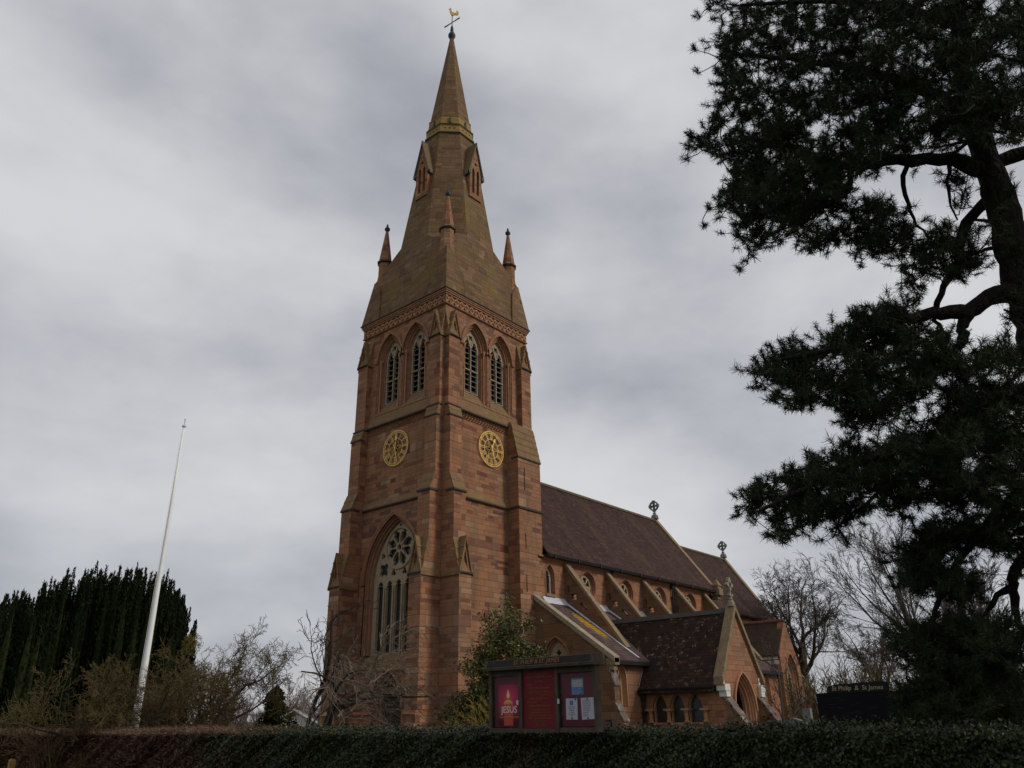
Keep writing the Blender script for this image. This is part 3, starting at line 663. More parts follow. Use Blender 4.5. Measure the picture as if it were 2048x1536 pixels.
mb = MB(); mb.plate(f4, arch(*LAN, 0), [cusped(4.0, 7.5, 8.3, .17, archR(.17, .4))], -.26, -.18); mb.build('tracery', tracery, o)
mb = MB(); mb.plate(f4, arch(*LAN, 0), [], -.3, -.28); mb.build('window_glass', glass, o)
mb = MB(); mb.extr(f4, [(-.2, 7.45), (.08, 7.3), (.08, 7.38), (-.2, 7.52)], 3.6, 4.42); mb.build('window_sill', coping, o)
# aisle
def az_(y): return 7.1 - .697*(-y - 4.0)
XA0, XA1 = 2.6, 21.6; f8 = FS(-8.2)
AWN = [(c0, 1.95, 3.2, .22, archR(.22, .45)) for c0 in (3.72, 11.0, 13.2, 15.4, 17.6, 19.8)]
mb = MB(); mb.plate(f8, [(XA0+.405, 0), (XA1, 0), (XA1, 4.1), (XA0+.405, 4.1)], [arch(*a, .16) for a in AWN], -.35, 0)
mb.build('aisle_wall', stone_low, church)
fa = FWst(XA0); AW = (5.3, 1.8, 4.05, .55, archR(.55, .85))
mb = MB(); mb.plate(fa, [(4.0, 0), (8.199, 0), (8.199, az_(-8.2)), (4.0, 7.05)], [arch(*AW, .2)], -.4, 0); mb.build('aisle_west_wall', stone_old, church)
mb = MB(); jambs(mb, fa, AW, [(.2, 0), (.2, -.05), (.12, -.05), (.1, -.15), (0, -.2)]); hood(mb, fa, AW, .2, .28, 0, .08, 4.0); o = mb.build('aisle_west_window', mould, church)
mb = MB(); mb.plate(fa, arch(*AW, 0), [cusped(5.3+s_*.26, 1.85, 3.85, .2, archR(.2, .4)) for s_ in (-1, 1)] + [foil(5.3, 4.42, .16, 4)], -.3, -.2); mb.build('tracery', tracery, o)
mb = MB(); mb.plate(fa, arch(*AW, 0), [], -.36, -.33); mb.build('window_glass', glass, o)
mb = MB()
mb.add([(XA0+.2, -4.0, 7.1), (XA1, -4.0, 7.1), (XA1, -8.5, az_(-8.5)), (XA0+.2, -8.5, az_(-8.5)), (XA0+.2, -8.5, az_(-8.5)-.1), (XA1, -8.5, az_(-8.5)-.1), (XA0+.2, -4.0, 6.9), (XA1, -4.0, 6.9)], [(0, 1, 2, 3), (3, 2, 5, 4), (4, 5, 7, 6), (0, 3, 4, 6), (1, 7, 5, 2)])
mb.build('aisle_roof', aisle_slate, church)
mb = MB(); yb = -8.62; mb.loft([[(XA0-.08, -3.9, 7.13), (XA0+.36, -3.9, 7.13), (XA0+.36, -3.9, 7.36), (XA0-.08, -3.9, 7.36)], [(XA0-.08, yb, az_(yb)-.05), (XA0+.36, yb, az_(yb)-.05), (XA0+.36, yb, az_(yb)+.2), (XA0-.08, yb, az_(yb)+.2)]], True, 0, True)
mb.build('aisle_coping', plain('flaked_coping_stone', (.22, .17, .12), (.34, .28, .2), 8, patch=(.52, .46, .38), pamt=.5), church)
mb = MB(); mb.box(XA0-.05, XA0+.33, -8.62, -8.15, 3.72, 4.02); mb.box(XA0-.02, XA0+.3, -8.52, -8.15, 3.5, 3.72); mb.build('kneeler', coping, church); mb = MB(); mb.box(XA0-.14, XA0+.1, -8.12, -7.75, 3.8, 4.22); mb.build('corbel', coping, church)
mb = MB(); mb.extr(f8, [(.12, 3.76), (.36, 3.76), (.38, 3.92), (.12, 3.92)], XA0+.4, XA1); mb.lathe(3.12, -8.3, [(.06, .0), (.06, 3.1), (.06, 3.5), (.1, 3.76)], 8)
for z in (2.6, 3.2): mb.box(3.02, 3.22, -8.38, -8.2, z, z+.07)
mb.build('gutter', iron, church)
mb = MB()
for a, b_ in ((3.25, 5.2), (5.58, 9.1), (9.5, 13.0), (13.4, 16.85)):
    mb.add([(a, -3.96, 7.34), (b_, -3.96, 7.34), (b_, -4.18, 7.08), (a, -4.18, 7.08), (b_, -4.3, az_(-4.3)+.02), (a, -4.3, az_(-4.3)+.02)], [(0, 1, 2, 3), (3, 2, 4, 5)])
for xf in (5.22, 9.12, 13.02, 16.87):
    mb.add([(xf-.16, -4.1, az_(-4.1)+.025), (xf, -4.1, az_(-4.1)+.09), (xf, -8.3, az_(-8.3)+.05), (xf-.10, -8.3, az_(-8.3)+.025)], [(0, 1, 2, 3)])
mb.add([(5.68, -8.22, 3.92), (5.62, -8.24, 3.78), (4.98, -8.24, 2.78), (5.1, -8.22, 2.78), (5.78, -8.22, 3.92)], [(0, 1, 2, 3, 4)])
mb.build('lead_flashing', lead, church)
for A in AWN:
    mb = MB(); jambs(mb, f8, A, [(.16, 0), (.16, .02), (.1, .02), (.08, -.06), (.0, -.2)]); o = mb.build('aisle_window', moulda, church)
    mb = MB(); mb.plate(f8, arch(*A, 0), [arch(A[0], A[1]+.05, A[2], .15, archR(.15, .35))], -.3, -.2); mb.build('tracery', plain('ochre_stone', (.42, .27, .10), (.5, .33, .14), 6) if A[0] < 4 else tracery, o)
    mb = MB(); mb.plate(f8, arch(*A, 0), [], -.34, -.32); mb.build('window_glass', glass, o)
FLAKE = plain('flaking_weathering', (.10, .075, .07), (.16, .12, .10), 7, patch=(.42, .38, .33), pamt=.6)
def aisle_butt(x0, x1, mat):
    mb = MB(); mb.extr(f8, [(0, 0), (.72, 0), (.72, 1.0), (.62, 1.1), (.62, 1.42), (.28, 2.12), (.28, 2.9), (0, 3.75)], x0, x1); o = mb.build('aisle_buttress', mat, church)
    for (d1, z1, d0, z0) in ((.62, 1.44, .26, 2.16), (.28, 2.92, -.02, 3.78)):
        t = MB()
        for i in range(2):
            a, b_ = i/2, (i+1)/2; P1 = (d1+(d0-d1)*a, z1+(z0-z1)*a); P2 = (d1+(d0-d1)*b_, z1+(z0-z1)*b_)
            t.extr(f8, [(P1[0]-.03, P1[1]-.02), (P1[0]+.06, P1[1]-.07), (P1[0]+.06, P1[1]), (P2[0]+.02, P2[1]), (P2[0]-.03, P2[1])], x0-.04, x1+.04)
        t.build('weathering', FLAKE, o)
aisle_butt(2.604, 3.02, stone_old); aisle_butt(9.9, 10.35, stone_low); aisle_butt(14.1, 14.5, stone_low); aisle_butt(18.5, 18.9, stone_low)
# flying buttresses
for i, xf in enumerate((5.4, 9.3, 13.2, 17.05, 21.0)):
    fr = FWst(xf-.15)
    mb = MB(); mb.plate(fr, [(4.0, 9.1), (4.0, 6.95), (7.42, az_(-7.42)-.1), (7.42, az_(-7.42)+.05)], [[(4.18, 7.62), (4.36, 7.62), (4.2, 8.1)], foil(4.56, 7.35, .22, 4, pi/4), [(4.95, 6.95), (5.1, 6.78), (5.35, 6.6), (5.42, 6.62), (5.2, 6.85), (5.0, 7.05)]], -.3, 0)
    o = mb.build('flying_buttress', stone_old, church)
    mb = MB(); mb.plate(fr, [(3.98, 9.12), (3.98, 9.34), (7.62, 4.67), (7.45, 4.62), (7.4, 4.72)], [], -.34, .04); mb.build('buttress_coping', coping, o)
# --- south porch
PX0, PX1, PC, PYF = 5.3, 9.2, 7.25, -12.4
def pz(x): return 6.16 - 1.515*abs(x-PC)
fp = FWst(PX0); ff = FS(PYF)
PW = [(9.12, 1.27, 1.85, .33, archR(.33, .6)), (10.02, 1.27, 1.85, .33, archR(.33, .6)), (10.92, 1.27, 1.85, .33, archR(.33, .6))]
mb = MB(); mb.plate(fp, [(8.2, 0), (11.948, 0), (11.948, 2.95), (8.2, 2.95)], [arch(*a, .04) for a in PW], -.35, 0)
mb.plate(FE(PX1), [(-11.948, 0), (-8.2, 0), (-8.2, 2.95), (-11.948, 2.95)], [], -.35, 0)
DA = (7.25, 0.02, 1.75, .70, archR(.70, 1.18))
hole = arch(*DA, .36)
mb.plate(ff, [(PX0, 0), (PX1, 0), (PX1, pz(PX1)-.05), (PC, 6.1), (PX0, pz(PX0)-.05)], [hole], -.45, 0)
mb.box(PX0+.3, PX1-.3, -8.6, -8.25, 0, 2.9)
porch = mb.build('porch_wall', stone_low, church)
mb = MB(); mb.extr(ff, [(0, 0), (.12, 0), (.12, .5), (0, .6)], PX0, PX0+.8); mb.fbox(fp, 8.3, 12.4, .95, 1.1, -.02, .06)
mb.build('porch_plinth', moulda, church)
mb = MB(); jambs(mb, ff, DA, [(.36, 0), (.36, .02), (.28, .02), (.27, -.07), (.2, -.07), (.18, -.16), (.1, -.16), (.08, -.28), (0, -.3), (0, -.45)]); hood(mb, ff, DA, .36, .46, 0, .1, 1.7)
o = mb.build('porch_doorway', moulda, church)
mb = MB(); mb.box(PX0+.36, PX1-.36, -12.0, -8.62, 2.6, 2.65); mb.box(PX0+.352, PX0+.358, -12.0, -8.62, 0.02, 1.2); mb.box(PX1-.36, PX1-.352, -12.0, -8.62, .02, 2.6); mb.box(6.4, 8.1, -8.63, -8.605, 0.02, 2.5); mb.build('porch_interior', door_m, church)
for a in PW:
    mb = MB(); jambs(mb, fp, a, [(.04, 0), (.04, -.1), (0, -.12), (0, -.35)]); mb.fbox(fp, a[0]-.37, a[0]+.37, 1.2, 1.28, -.34, .07); o = mb.build('porch_window', moulda, church)
    mb = MB(); mb.plate(fp, arch(*a, .0), [], -.3, -.27); mb.build('window_glass', glass, o)
for u in (8.62, 9.57, 10.47, 11.42):
    mb = MB(); b0 = Vector(fp(u, 0, .02)); mb.lathe(b0.x, b0.y, [(.13, 1.28), (.13, 1.33), (.095, 1.37), (.09, 1.68), (.105, 1.7), (.15, 1.78)], 12); mb.fbox(fp, u-.2, u+.2, 1.78, 1.86, -.2, .17); mb.build('porch_shaft', moulda, church)
mb = MB()
for s_ in (-1, 1):
    xe = PC + s_*2.34
    vs = []
    N_ = 30
    mb.add([(PC, -5.0, 6.16), (PC, -12.1, 6.16), (xe, -12.1, pz(xe)), (xe, -5.0, pz(xe)), (PC, -5.0, 6.06), (PC, -12.1, 6.06), (xe, -12.1, pz(xe)-.1), (xe, -5.0, pz(xe)-.1)], [(0, 1, 2, 3), (3, 2, 6, 7), (4, 7, 6, 5), (1, 5, 6, 2)])
mb.build('porch_roof', porch_tile, church)
mb = MB(); mb.loft([[(PC-.14, -5.2, 6.02), (PC, -5.2, 6.26), (PC+.14, -5.2, 6.02)], [(PC-.14, -12.1, 6.02), (PC, -12.1, 6.26), (PC+.14, -12.1, 6.02)]], False); mb.build('porch_ridge', ridge_m, church)
mb = MB(); mb.extr(fp, [(.1, 2.62), (.3, 2.62), (.42, 2.66), (.44, 2.74), (.1, 2.74)], 8.3, 12.05); mb.fbox(fp, 8.3, 12.1, 2.55, 2.7, .0, .12); mb.lathe(PX0-.12, -8.36, [(.075, 0), (.075, 2.2), (.11, 2.25), (.13, 2.6)], 8); mb.box(PX0-.28, PX0, -8.52, -8.3, 1.7, 1.76); mb.build('gutter', iron, church)
mb = MB()
for s_ in (-1, 1):
    xe = PC + s_*2.2; x2 = xe
    mb.loft([[(PC, PYF-.14, 6.12), (PC, PYF+.3, 6.12), (PC, PYF+.3, 6.42), (PC, PYF-.14, 6.42)], [(xe, PYF-.14, pz(xe)-.05), (xe, PYF+.3, pz(xe)-.05), (xe, PYF+.3, pz(xe)+.3), (xe, PYF-.14, pz(xe)+.3)]], True, 0, True)
pcop = mb.build('porch_coping', coping, church)
for s_ in (-1, 1):
    mb = MB(); xe = PC + s_*2.12; mb.box(min(xe, xe-s_*.5), max(xe, xe-s_*.5), PYF-.17, PYF+.25, 2.55, 2.82); xe -= s_*.1; mb.box(min(xe, xe-s_*.4), max(xe, xe-s_*.4), PYF-.15, PYF+.2, 2.3, 2.55)
    mb.add([(PX0 if s_ < 0 else PX1-.12, PYF-.005, 2.3), (PX0+.12 if s_ < 0 else PX1, PYF-.005, 2.3), (PX0+.16 if s_ < 0 else PX1, PYF-.005, 3.15), (PX0 if s_ < 0 else PX1-.16, PYF-.005, 3.15)], [(0, 1, 2, 3)])
    mb.build('kneeler', paleflake, pcop)
mb = MB(); zc = 6.4; mb.lathe(PC, PYF+.05, [(.2, zc-.1), (.16, zc+.12), (.09, zc+.18), (.12, zc+.25), (.07, zc+.3), (.065, zc+.8)], 8)
fr = FS(PYF+.05)
for (u, v, r) in ((0, 1.12, .15), (-.2, .9, .13), (.2, .9, .13), (0, .72, .1), (-.12, .42, .08), (.12, .42, .08)): mb.plate(fr, foil(PC+u, zc+v, r, 3, pi/2 if u == 0 else (pi if u < 0 else 0), 18), [], -.07, .07)
mb.build('finial_cross', plain('lichened_finial', (.2, .17, .12), (.32, .29, .22), 9), pcop)
for x0, x1 in ((PX0, PX0+.5), (PX1-.5, PX1)):
    mb = MB(); mb.extr(ff, [(0, 0), (.95, 0), (.95, .75), (.85, .9), (.85, 1.15), (0, 2.3)], x0-.004, x1+.004); o = mb.build('porch_buttress', stone_old, church)
    t = MB()
    for i in range(3):
        a, b_ = i/3, (i+1)/3; P1 = (.85*(1-a), 1.17+1.15*a); P2 = (.85*(1-b_), 1.17+1.15*b_)
        t.extr(ff, [(P1[0]-.06, P1[1]-.02), (P1[0]+.07, P1[1]-.08), (P1[0]+.07, P1[1]), (P2[0]+.02, P2[1]+.02), (P2[0]-.06, P2[1])], x0-.05, x1+.05)
    t.build('weathering', FLAKE, o)
# --- south chapel beside the chancel
CX0, CX1, CC, CYF = 21.6, 24.7, 23.12, -8.5
fc = FS(CYF); CW = (23.1, 1.6, 3.55, .62, archR(.62, 1.2))
mb = MB(); mb.plate(fc, [(CX0, 0), (CX1, 0), (CX1, 4.3), (CC, 7.15), (CX0, 5.05)], [arch(*CW, .3)], -.4, 0)
mb.plate(FWst(CX0), [(3.0, 0), (8.098, 0), (8.098, 5.05), (3.0, 5.05)], [], -.3, -.0); mb.plate(FE(CX1), [(-8.098, 0), (-3, 0), (-3, 4.3), (-8.098, 4.3)], [], -.3, -.0)
chapel = mb.build('chapel_wall', stone_low, church)
mb = MB()
for (x0, z0) in ((CX0-.12, 4.98), (CX1+.15, 4.15)): mb.add([(CC, -3.0, 7.12), (CC, CYF+.05, 7.12), (x0, CYF+.05, z0), (x0, -3.0, z0), (CC, -3.0, 7.0), (CC, CYF+.05, 7.0), (x0, CYF+.05, z0-.1), (x0, -3.0, z0-.1)], [(0, 1, 2, 3), (3, 2, 6, 7), (1, 5, 6, 2), (4, 7, 6, 5)])
mb.build('chapel_roof', tiles('chapel_tiles', [(0, (.05, .036, .026)), (.5, (.075, .05, .034)), (1, (.06, .045, .03))], .2, .12, 'y', streak=.4, streak_col=(.06, .05, .025)), church)
mb = MB(); mb.tube([(CC, -3.0, 7.15), (CC, CYF, 7.15)], [.11, .11], 8); mb.build('chapel_ridge', ridge_red, church)
mb = MB(); jambs(mb, fc, CW, [(.3, 0), (.3, -.06), (.2, -.06), (.18, -.18), (.08, -.18), (0, -.3)]); hood(mb, fc, CW, .3, .38, 0, .09, 3.5); o = mb.build('chapel_window', moulda, church)
mb = MB(); mb.plate(fc, arch(*CW, 0), [cusped(23.1+s_*.29, 1.65, 3.5, .22, archR(.22, .5)) for s_ in (-1, 1)] + [foil(23.1, 4.22, .2, 4)], -.4, -.3); mb.build('tracery', tracery, o)
mb = MB(); mb.plate(fc, arch(*CW, 0), [], -.45, -.42); mb.build('window_glass', glass, o)
mb = MB(); 
fcw = FWst(CX0)
rng = random.Random(4)
for (u0, u1, z0, z1) in ((6.3, 7.0, 4.7, 4.95), (7.1, 7.7, 4.72, 4.95), (7.75, 8.35, 4.7, 4.94), (7.2, 7.9, 4.38, 4.62), (7.95, 8.4, 4.4, 4.64)): mb.fbox(fcw, u0, u1, z0, z1, -.02, .012)
mb.build('parapet_stones', paleflake, church)
mb = MB(); mb.plate(FS(CYF-.05), [(CX1, 0), (26.6, 0), (26.6, 2.75), (CX1, 3.85)], [], -.6, -.1); o = mb.build('chapel_buttress', stone_old, church)
mb = MB(); mb.plate(FS(CYF-.05), [(CX1-.02, 3.83), (26.68, 2.72), (26.68, 2.84), (CX1-.02, 3.98)], [], -.65, -.05); mb.build('weathering', coping, o)
#PART2
# ------------------------------------------------------------------ lettering
def letters(name, lines, mat, parent, ctr, align='CENTER', depth=.002, xd=(0, -1, 0), yd=(0, 0, 1)):
    """lines: (text, along, up, size); ctr is the origin of the panel, xd runs along it"""
    X = Vector(xd); Y = Vector(yd); Zn = X.cross(Y); vs = []; fs = []
    dg = bpy.context.evaluated_depsgraph_get()
    for txt, ux, vy, size, al, shear in lines:
        cu = bpy.data.curves.new('t', 'FONT'); cu.body = txt; cu.size = size; cu.align_x = al; cu.extrude = depth; cu.shear = shear; cu.resolution_u = 3
        ob = bpy.data.objects.new('t', cu); col.objects.link(ob); bpy.context.view_layer.update(); dg = bpy.context.evaluated_depsgraph_get()
        me = bpy.data.meshes.new_from_object(ob.evaluated_get(dg)); o = len(vs)
        for v in me.vertices: vs.append(tuple(Vector(ctr) + X*(ux+v.co.x) + Y*(vy+v.co.y) + Zn*(v.co.z + depth)))
        for p in me.polygons: fs.append(tuple(o+i for i in p.vertices))
        bpy.data.objects.remove(ob); bpy.data.curves.remove(cu); bpy.data.meshes.remove(me)
    mb = MB(); mb.add(vs, fs); return mb.build(name, mat, parent)

# ------------------------------------------------------------------ notice board in front of the hedge
BX = -19.35
grey_wood = plain('weathered_oak', (.040, .032, .026), (.085, .068, .055), 9)
brown_wood = plain('dark_stained_wood', (.035, .026, .022), (.06, .044, .036), 9)
def flat(name, c, rough=.6):
    m = NM(name); m.b.inputs['Roughness'].default_value = rough; n = m.noise(m.obj(), 5, 4); return m.color(m.mix(m.math('MULTIPLY', n, .35), c, tuple(x*.75 for x in c)))
maroon = flat('maroon_panel', (.105, .018, .030)); crimson = flat('crimson_panel', (.125, .005, .011)); gilt = flat('faded_gilt_lettering', (.26, .10, .03))
board = tag(empty('notice_board', (BX, -21.74, 0)), 'wooden church notice board with three bays and a sloping roof, in front of the hedge', 'notice board')
BO = (BX, -21.74, 0)
def bbuild(mb, name, mat, parent): return mb.build(name, mat, parent, loc=BO) if parent is board else mb.build(name, mat, parent, loc=BO)
fb = lambda u, v, d: (BX - d, -21.74 - u, v)
def bb(name, mat, items, parent=board):
    mb = MB()
    for it in items: mb.fbox(fb, *it)
    o = mb.build(name, mat, None, loc=BO); o.parent = parent; o.location = (0, 0, 0) ; return o
ZB0, ZB1 = 1.445, 2.27
bb('back_panel', brown_wood, [(-.93, .93, ZB0+.02, ZB1, -.06, -.03)])
fr_ = bb('frame', grey_wood, [(-.95, -.90, ZB0, ZB1, -.06, .05), (.90, .95, ZB0, ZB1, -.06, .05), (-.38, -.33, ZB0, ZB1, -.06, .05), (.265, .315, ZB0, ZB1, -.06, .05), (-.9, -.38, ZB0, ZB0+.06, -.06, .04), (-.33, .265, ZB0, ZB0+.05, -.06, .045), (.315, .9, ZB0, ZB0+.06, -.06, .04), (-.9, -.38, ZB1-.08, ZB1, -.06, .04), (.315, .9, ZB1-.08, ZB1, -.06, .04), (-.33, .265, ZB1-.03, ZB1, -.06, .03)])
bb('bay_panel', maroon, [(-.88, -.40, ZB0+.07, ZB1-.09, -.03, -.005)]); bb('bay_panel', maroon, [(.335, .885, ZB0+.07, ZB1-.09, -.03, -.005)])
mid = bb('service_panel', crimson, [(-.325, .26, ZB0+.052, ZB1-.032, -.03, .02)])
bb('post', brown_wood, [(-.8, -.7, 0, ZB0+.14, -.62, -.5)]); bb('post', brown_wood, [(.7, .8, 0, ZB0+.14, -.62, -.5)]); bb('bracket', brown_wood, [(-.78, -.72, ZB0+.02, ZB0+.12, -.62, -.06)]); bb('bracket', brown_wood, [(.72, .78, ZB0+.02, ZB0+.12, -.62, -.06)])
for u in (-.40, .325):
    mb = MB(); mb.fbox(fb, u-.012, u+.012, 1.80, 1.86, .045, .065); o = mb.build('latch', lead, None, loc=BO); o.parent = board; o.location = (0, 0, 0)
mb = MB(); mb.extr(fb, [(-.14, ZB1+.0), (.15, ZB1-.005), (.16, ZB1+.03), (.12, ZB1+.04), (.09, ZB1+.135), (-.07, ZB1+.15), (-.14, ZB1+.03)], -.985, .985)
rf_ = mb.build('roof', grey_wood, None, loc=BO); rf_.parent = board; rf_.location = (0, 0, 0)
yv = Vector((.027, 0, .086)).normalized()
mb = MB(); mb.add([fb(-.93, ZB1+.044, .122), fb(.93, ZB1+.044, .122), fb(.92, ZB1+.13, .095), fb(-.92, ZB1+.13, .095)], [(0, 1, 2, 3)])
o = mb.build('fascia', plain('black_fascia', (.015, .015, .014), (.03, .028, .026), 8), None, loc=BO); o.parent = board; o.location = (0, 0, 0)
def boardtext(lines, name, mat, parent, d, z=0):
    o = letters(name, lines, mat, None, (-d, 0, z)); o.parent = parent; return o
o = letters('lettering', [('ST. PHILIP & ST. JAMES', 0.0, 0, .085, 'CENTER', 0)], gilt, None, (-.122, 0, ZB1+.058), xd=(0, -1, 0), yd=tuple(yv)); o.parent = board
rows = [('HALLOW PARISH CHURCH', -.03, 2.185, .030, 'CENTER'), ('Church of St Philip & St James', -.03, 2.145, .038, 'CENTER'), ('Services', -.03, 2.085, .042, 'CENTER'), ('Sunday', -.25, 2.045, .036, 'LEFT'), ('8.00am  Holy Communion', -.22, 2.00, .036, 'LEFT'), ('10.00am  Parish Communion', -.24, 1.945, .036, 'LEFT'), ('& Junior Church', .23, 1.91, .034, 'RIGHT'), ('6.30pm  Evening Prayer', -.22, 1.865, .036, 'LEFT'), ('Wednesday', -.25, 1.815, .036, 'LEFT'), ('10.00am  Holy Communion', -.23, 1.77, .036, 'LEFT'), ('For all baptisms, banns', -.02, 1.72, .032, 'CENTER'), ('and weddings please contact', -.02, 1.688, .030, 'CENTER'), ('The Church is open daily and is', -.02, 1.65, .032, 'CENTER'), ('used during the week for prayer', -.02, 1.615, .031, 'CENTER'), ('The Vicar, The Vicarage', -.02, 1.58, .024, 'CENTER'), ('Churchwardens', -.02, 1.555, .024, 'CENTER'), ('All are welcome', -.02, 1.53, .026, 'CENTER')]
o = letters('lettering', [(t, u, z, s, a, 0) for t, u, z, s, a in rows], gilt, None, (-.021, 0, 0)); o.parent = mid
m = NM('board_glazing'); tr_ = m.n('ShaderNodeBsdfTransparent'); gl_ = m.n('ShaderNodeBsdfGlossy'); gl_.inputs['Roughness'].default_value = .04; fz_ = m.n('ShaderNodeFresnel'); fz_.inputs['IOR'].default_value = 1.16; ms_ = m.n('ShaderNodeMixShader')
m.t.links.new(fz_.outputs[0], ms_.inputs[0]); m.t.links.new(tr_.outputs[0], ms_.inputs[1]); m.t.links.new(gl_.outputs[0], ms_.inputs[2]); m.t.links.new(ms_.outputs[0], m.o.inputs['Surface']); glz = m.mat
for u0, u1 in ((-.9, -.38), (.315, .9)):
    mb = MB(); mb.add([fb(u0, ZB0+.06, .022), fb(u1, ZB0+.06, .022), fb(u1, ZB1-.08, .022), fb(u0, ZB1-.08, .022)], [(0, 1, 2, 3)]); o = mb.build('glass_pane', glz, None, loc=BO); o.parent = board; o.location = (0, 0, 0)
# things pinned inside the bays
def sheet(name, mat, u0, u1, z0, z1, label, cat, tilt=0, dd=.0, group=None):
    c = ((u0+u1)/2, (z0+z1)/2); mb = MB(); q = []
    for u, v in ((u0, z0), (u1, z0), (u1, z1), (u0, z1)):
        a, b = u-c[0], v-c[1]; q.append((a*math.cos(tilt)-b*math.sin(tilt), a*math.sin(tilt)+b*math.cos(tilt)))
    lc = (BX + .004 - dd, -21.74 - c[0], c[1]); f0 = lambda u, v, d: (-d, -u, v)
    mb.plate(f0, q, [], -.002, .002); o = mb.build(name, mat); o.location = lc; return tag(o, label, cat, group)
m = NM('candle_poster'); P = m.obj(); x, y, z = m.sep(P)[0:3]
r2 = m.math('SQRT', m.math('ADD', m.math('MULTIPLY', y, y), m.math('POWER', m.math('SUBTRACT', z, .08), 2)))
poster = sheet('poster', m.color(m.ramp(r2, [(0, (.62, .12, .10)), (.10, (.46, .04, .09)), (.2, (.30, .026, .08)), (.34, (.08, .009, .035))])), -.81, -.43, 1.535, 2.075, 'candle poster reading JESUS in the left bay of the notice board', 'poster')
f0 = lambda u, v, d: (-d, -u, v)
mb = MB(); mb.plate(f0, [(-.085, -.27), (.085, -.27), (.085, .0)] + [(.085*math.cos(a*pi/8), .0+.055*math.sin(a*pi/8)) for a in range(1, 8)] + [(-.085, .0)], [], .001, .004); o = mb.build('candle', None or flat('candle_red', (.50, .09, .05)), poster)
m = NM('candle_glow'); P = m.obj(); o2 = m.color(m.ramp(m.sep(P)[2], [(0, (.55, .12, .05)), (.05, (.75, .42, .14))]))
mb = MB(); mb.plate(f0, [(.09*math.cos(a*pi/8), .005+.06*math.sin(a*pi/8)) for a in range(0, 9)], [], .004, .006); mb.build('candle_top', o2, poster)
mb = MB(); mb.plate(f0, [(0, .08), (.028, .11), (.025, .14), (.008, .185), (0, .21), (-.008, .185), (-.025, .14), (-.028, .11)], [], .004, .006); mb.build('flame', flat('flame_yellow', (.85, .62, .30)), poster)
o = letters('lettering', [('JESUS', 0.02, -.105, .125, 'CENTER', 0)], flat('white_lettering', (.80, .77, .76)), None, (-.007, 0, 0)); o.parent = poster
o = letters('lettering', [('LIGHT OF THE WORLD', .02, -.175, .034, 'CENTER', 0)], flat('orange_lettering', (.62, .30, .08)), None, (-.007, 0, 0)); o.parent = poster
pap = flat('white_paper', (.50, .49, .56)); blue = flat('blue_print', (.05, .17, .42)); ink = flat('grey_print', (.30, .31, .38)); pale = flat('pale_print', (.34, .36, .34))
p2 = sheet('poster', blue, .51, .71, 1.905, 2.115, 'small blue printed poster with a pale picture, in the right bay', 'poster')
p2.scale = (1, 1, 1)
mb = MB(); mb.plate(f0, [(-.09, -.01), (.09, -.01), (.09, .085), (-.09, .085)], [], .001, .003); mb.build('picture', pale, p2)
o = letters('lettering', [(t, -.085, -.035 - i*.021, .021, 'LEFT', 0) for i, t in enumerate(('There is a day for', 'the prayers, and', 'the church opens', 'for the world'))], pap, None, (-.003, 0, 0)); o.parent = p2
p3 = sheet('paper_notice', pap, .405, .595, 1.60, 1.86, 'white notice with a small blue picture at its top', 'notice', tilt=-.02)
mb = MB(); mb.plate(f0, [(-.03, .045), (.03, .045), (.03, .105), (-.03, .105)], [], .001, .003); mb.build('picture', blue, p3)
o = letters('lettering', [(t, 0, .02 - i*.022, .017, 'CENTER', 0) for i, t in enumerate(('Coffee Morning', 'Saturday 10am', 'Parish Hall', 'all welcome', 'cakes and books', 'raffle', 'tea'))], ink, None, (-.003, 0, 0)); o.parent = p3
p4 = sheet('paper_notice', pap, .66, .865, 1.60, 1.865, 'white notice filled with small print, nearest the right edge of the board', 'notice', tilt=.025)
o = letters('lettering', [(t, -.08, .095 - i*.021, .016, 'LEFT', 0) for i, t in enumerate(('Services this month', 'First Sunday 8.00am', 'Second Sunday 10am', 'Third Sunday 10am', 'Fourth Sunday 6.30', 'Wednesdays 10am', 'Flowers and brass', 'Sidesmen rota', 'Readers rota', 'Parish office'))], ink, None, (-.003, 0, 0)); o.parent = p4

pin = flat('green_pin', (.01, .06, .05))
for pt, spots_ in ((p3, ((.07, .115), (0, -.115))), (p4, ((0, .118), (0, -.118)))):
    for u, v in spots_:
        mb = MB(); mb.plate(f0, circ(u, v, .011, 10), [], .001, .010); mb.build('pin', pin, pt)

# ------------------------------------------------------------------ black sign behind the hedge
SX = -17.7
sign = tag(empty('sign_board', (SX, -25.5, 0)), 'black painted sign board with the saints\' names on its arched header', 'sign')
fsn = lambda u, v, d: (-d, -u, v)
m = NM('black_paint_drawn_glints'); P = m.obj(); m.b.inputs['Roughness'].default_value = .6; m.b.inputs['Specular IOR Level'].default_value = .12
glint_rows = m.math('MULTIPLY', m.step(m.noise(m.comb(0, m.math('MULTIPLY', m.sep(P)[1], 2.2), m.math('MULTIPLY', m.sep(P)[2], 26)), 2.2, 6, .75), .56, .68), .9)  # broken rows of pale glints, painted into the panel's black colour
blackp = m.color(m.mix(glint_rows, (.003, .0035, .005), (.05, .048, .036)))
mb = MB(); mb.fbox(fsn, -.56, .56, .95, 1.86, -.03, .0); mb.build('panel', blackp, sign)
mb = MB(); mb.plate(fsn, [(-.40, 1.86), (.34, 1.86), (.34, 1.965), (.28, 1.98), (-.30, 1.955), (-.38, 1.94), (-.41, 1.90)], [], -.03, .005); mb.build('header', flat('black_header', (.003, .0035, .005), .6), sign)
o = letters('lettering', [('St Philip  &  St James', -.03, 1.885, .075, 'CENTER', .15)], flat('pale_gold_lettering', (.42, .36, .2)), None, (-.008, 0, 0)); o.parent = sign
mb = MB(); 
rng = random.Random(11)
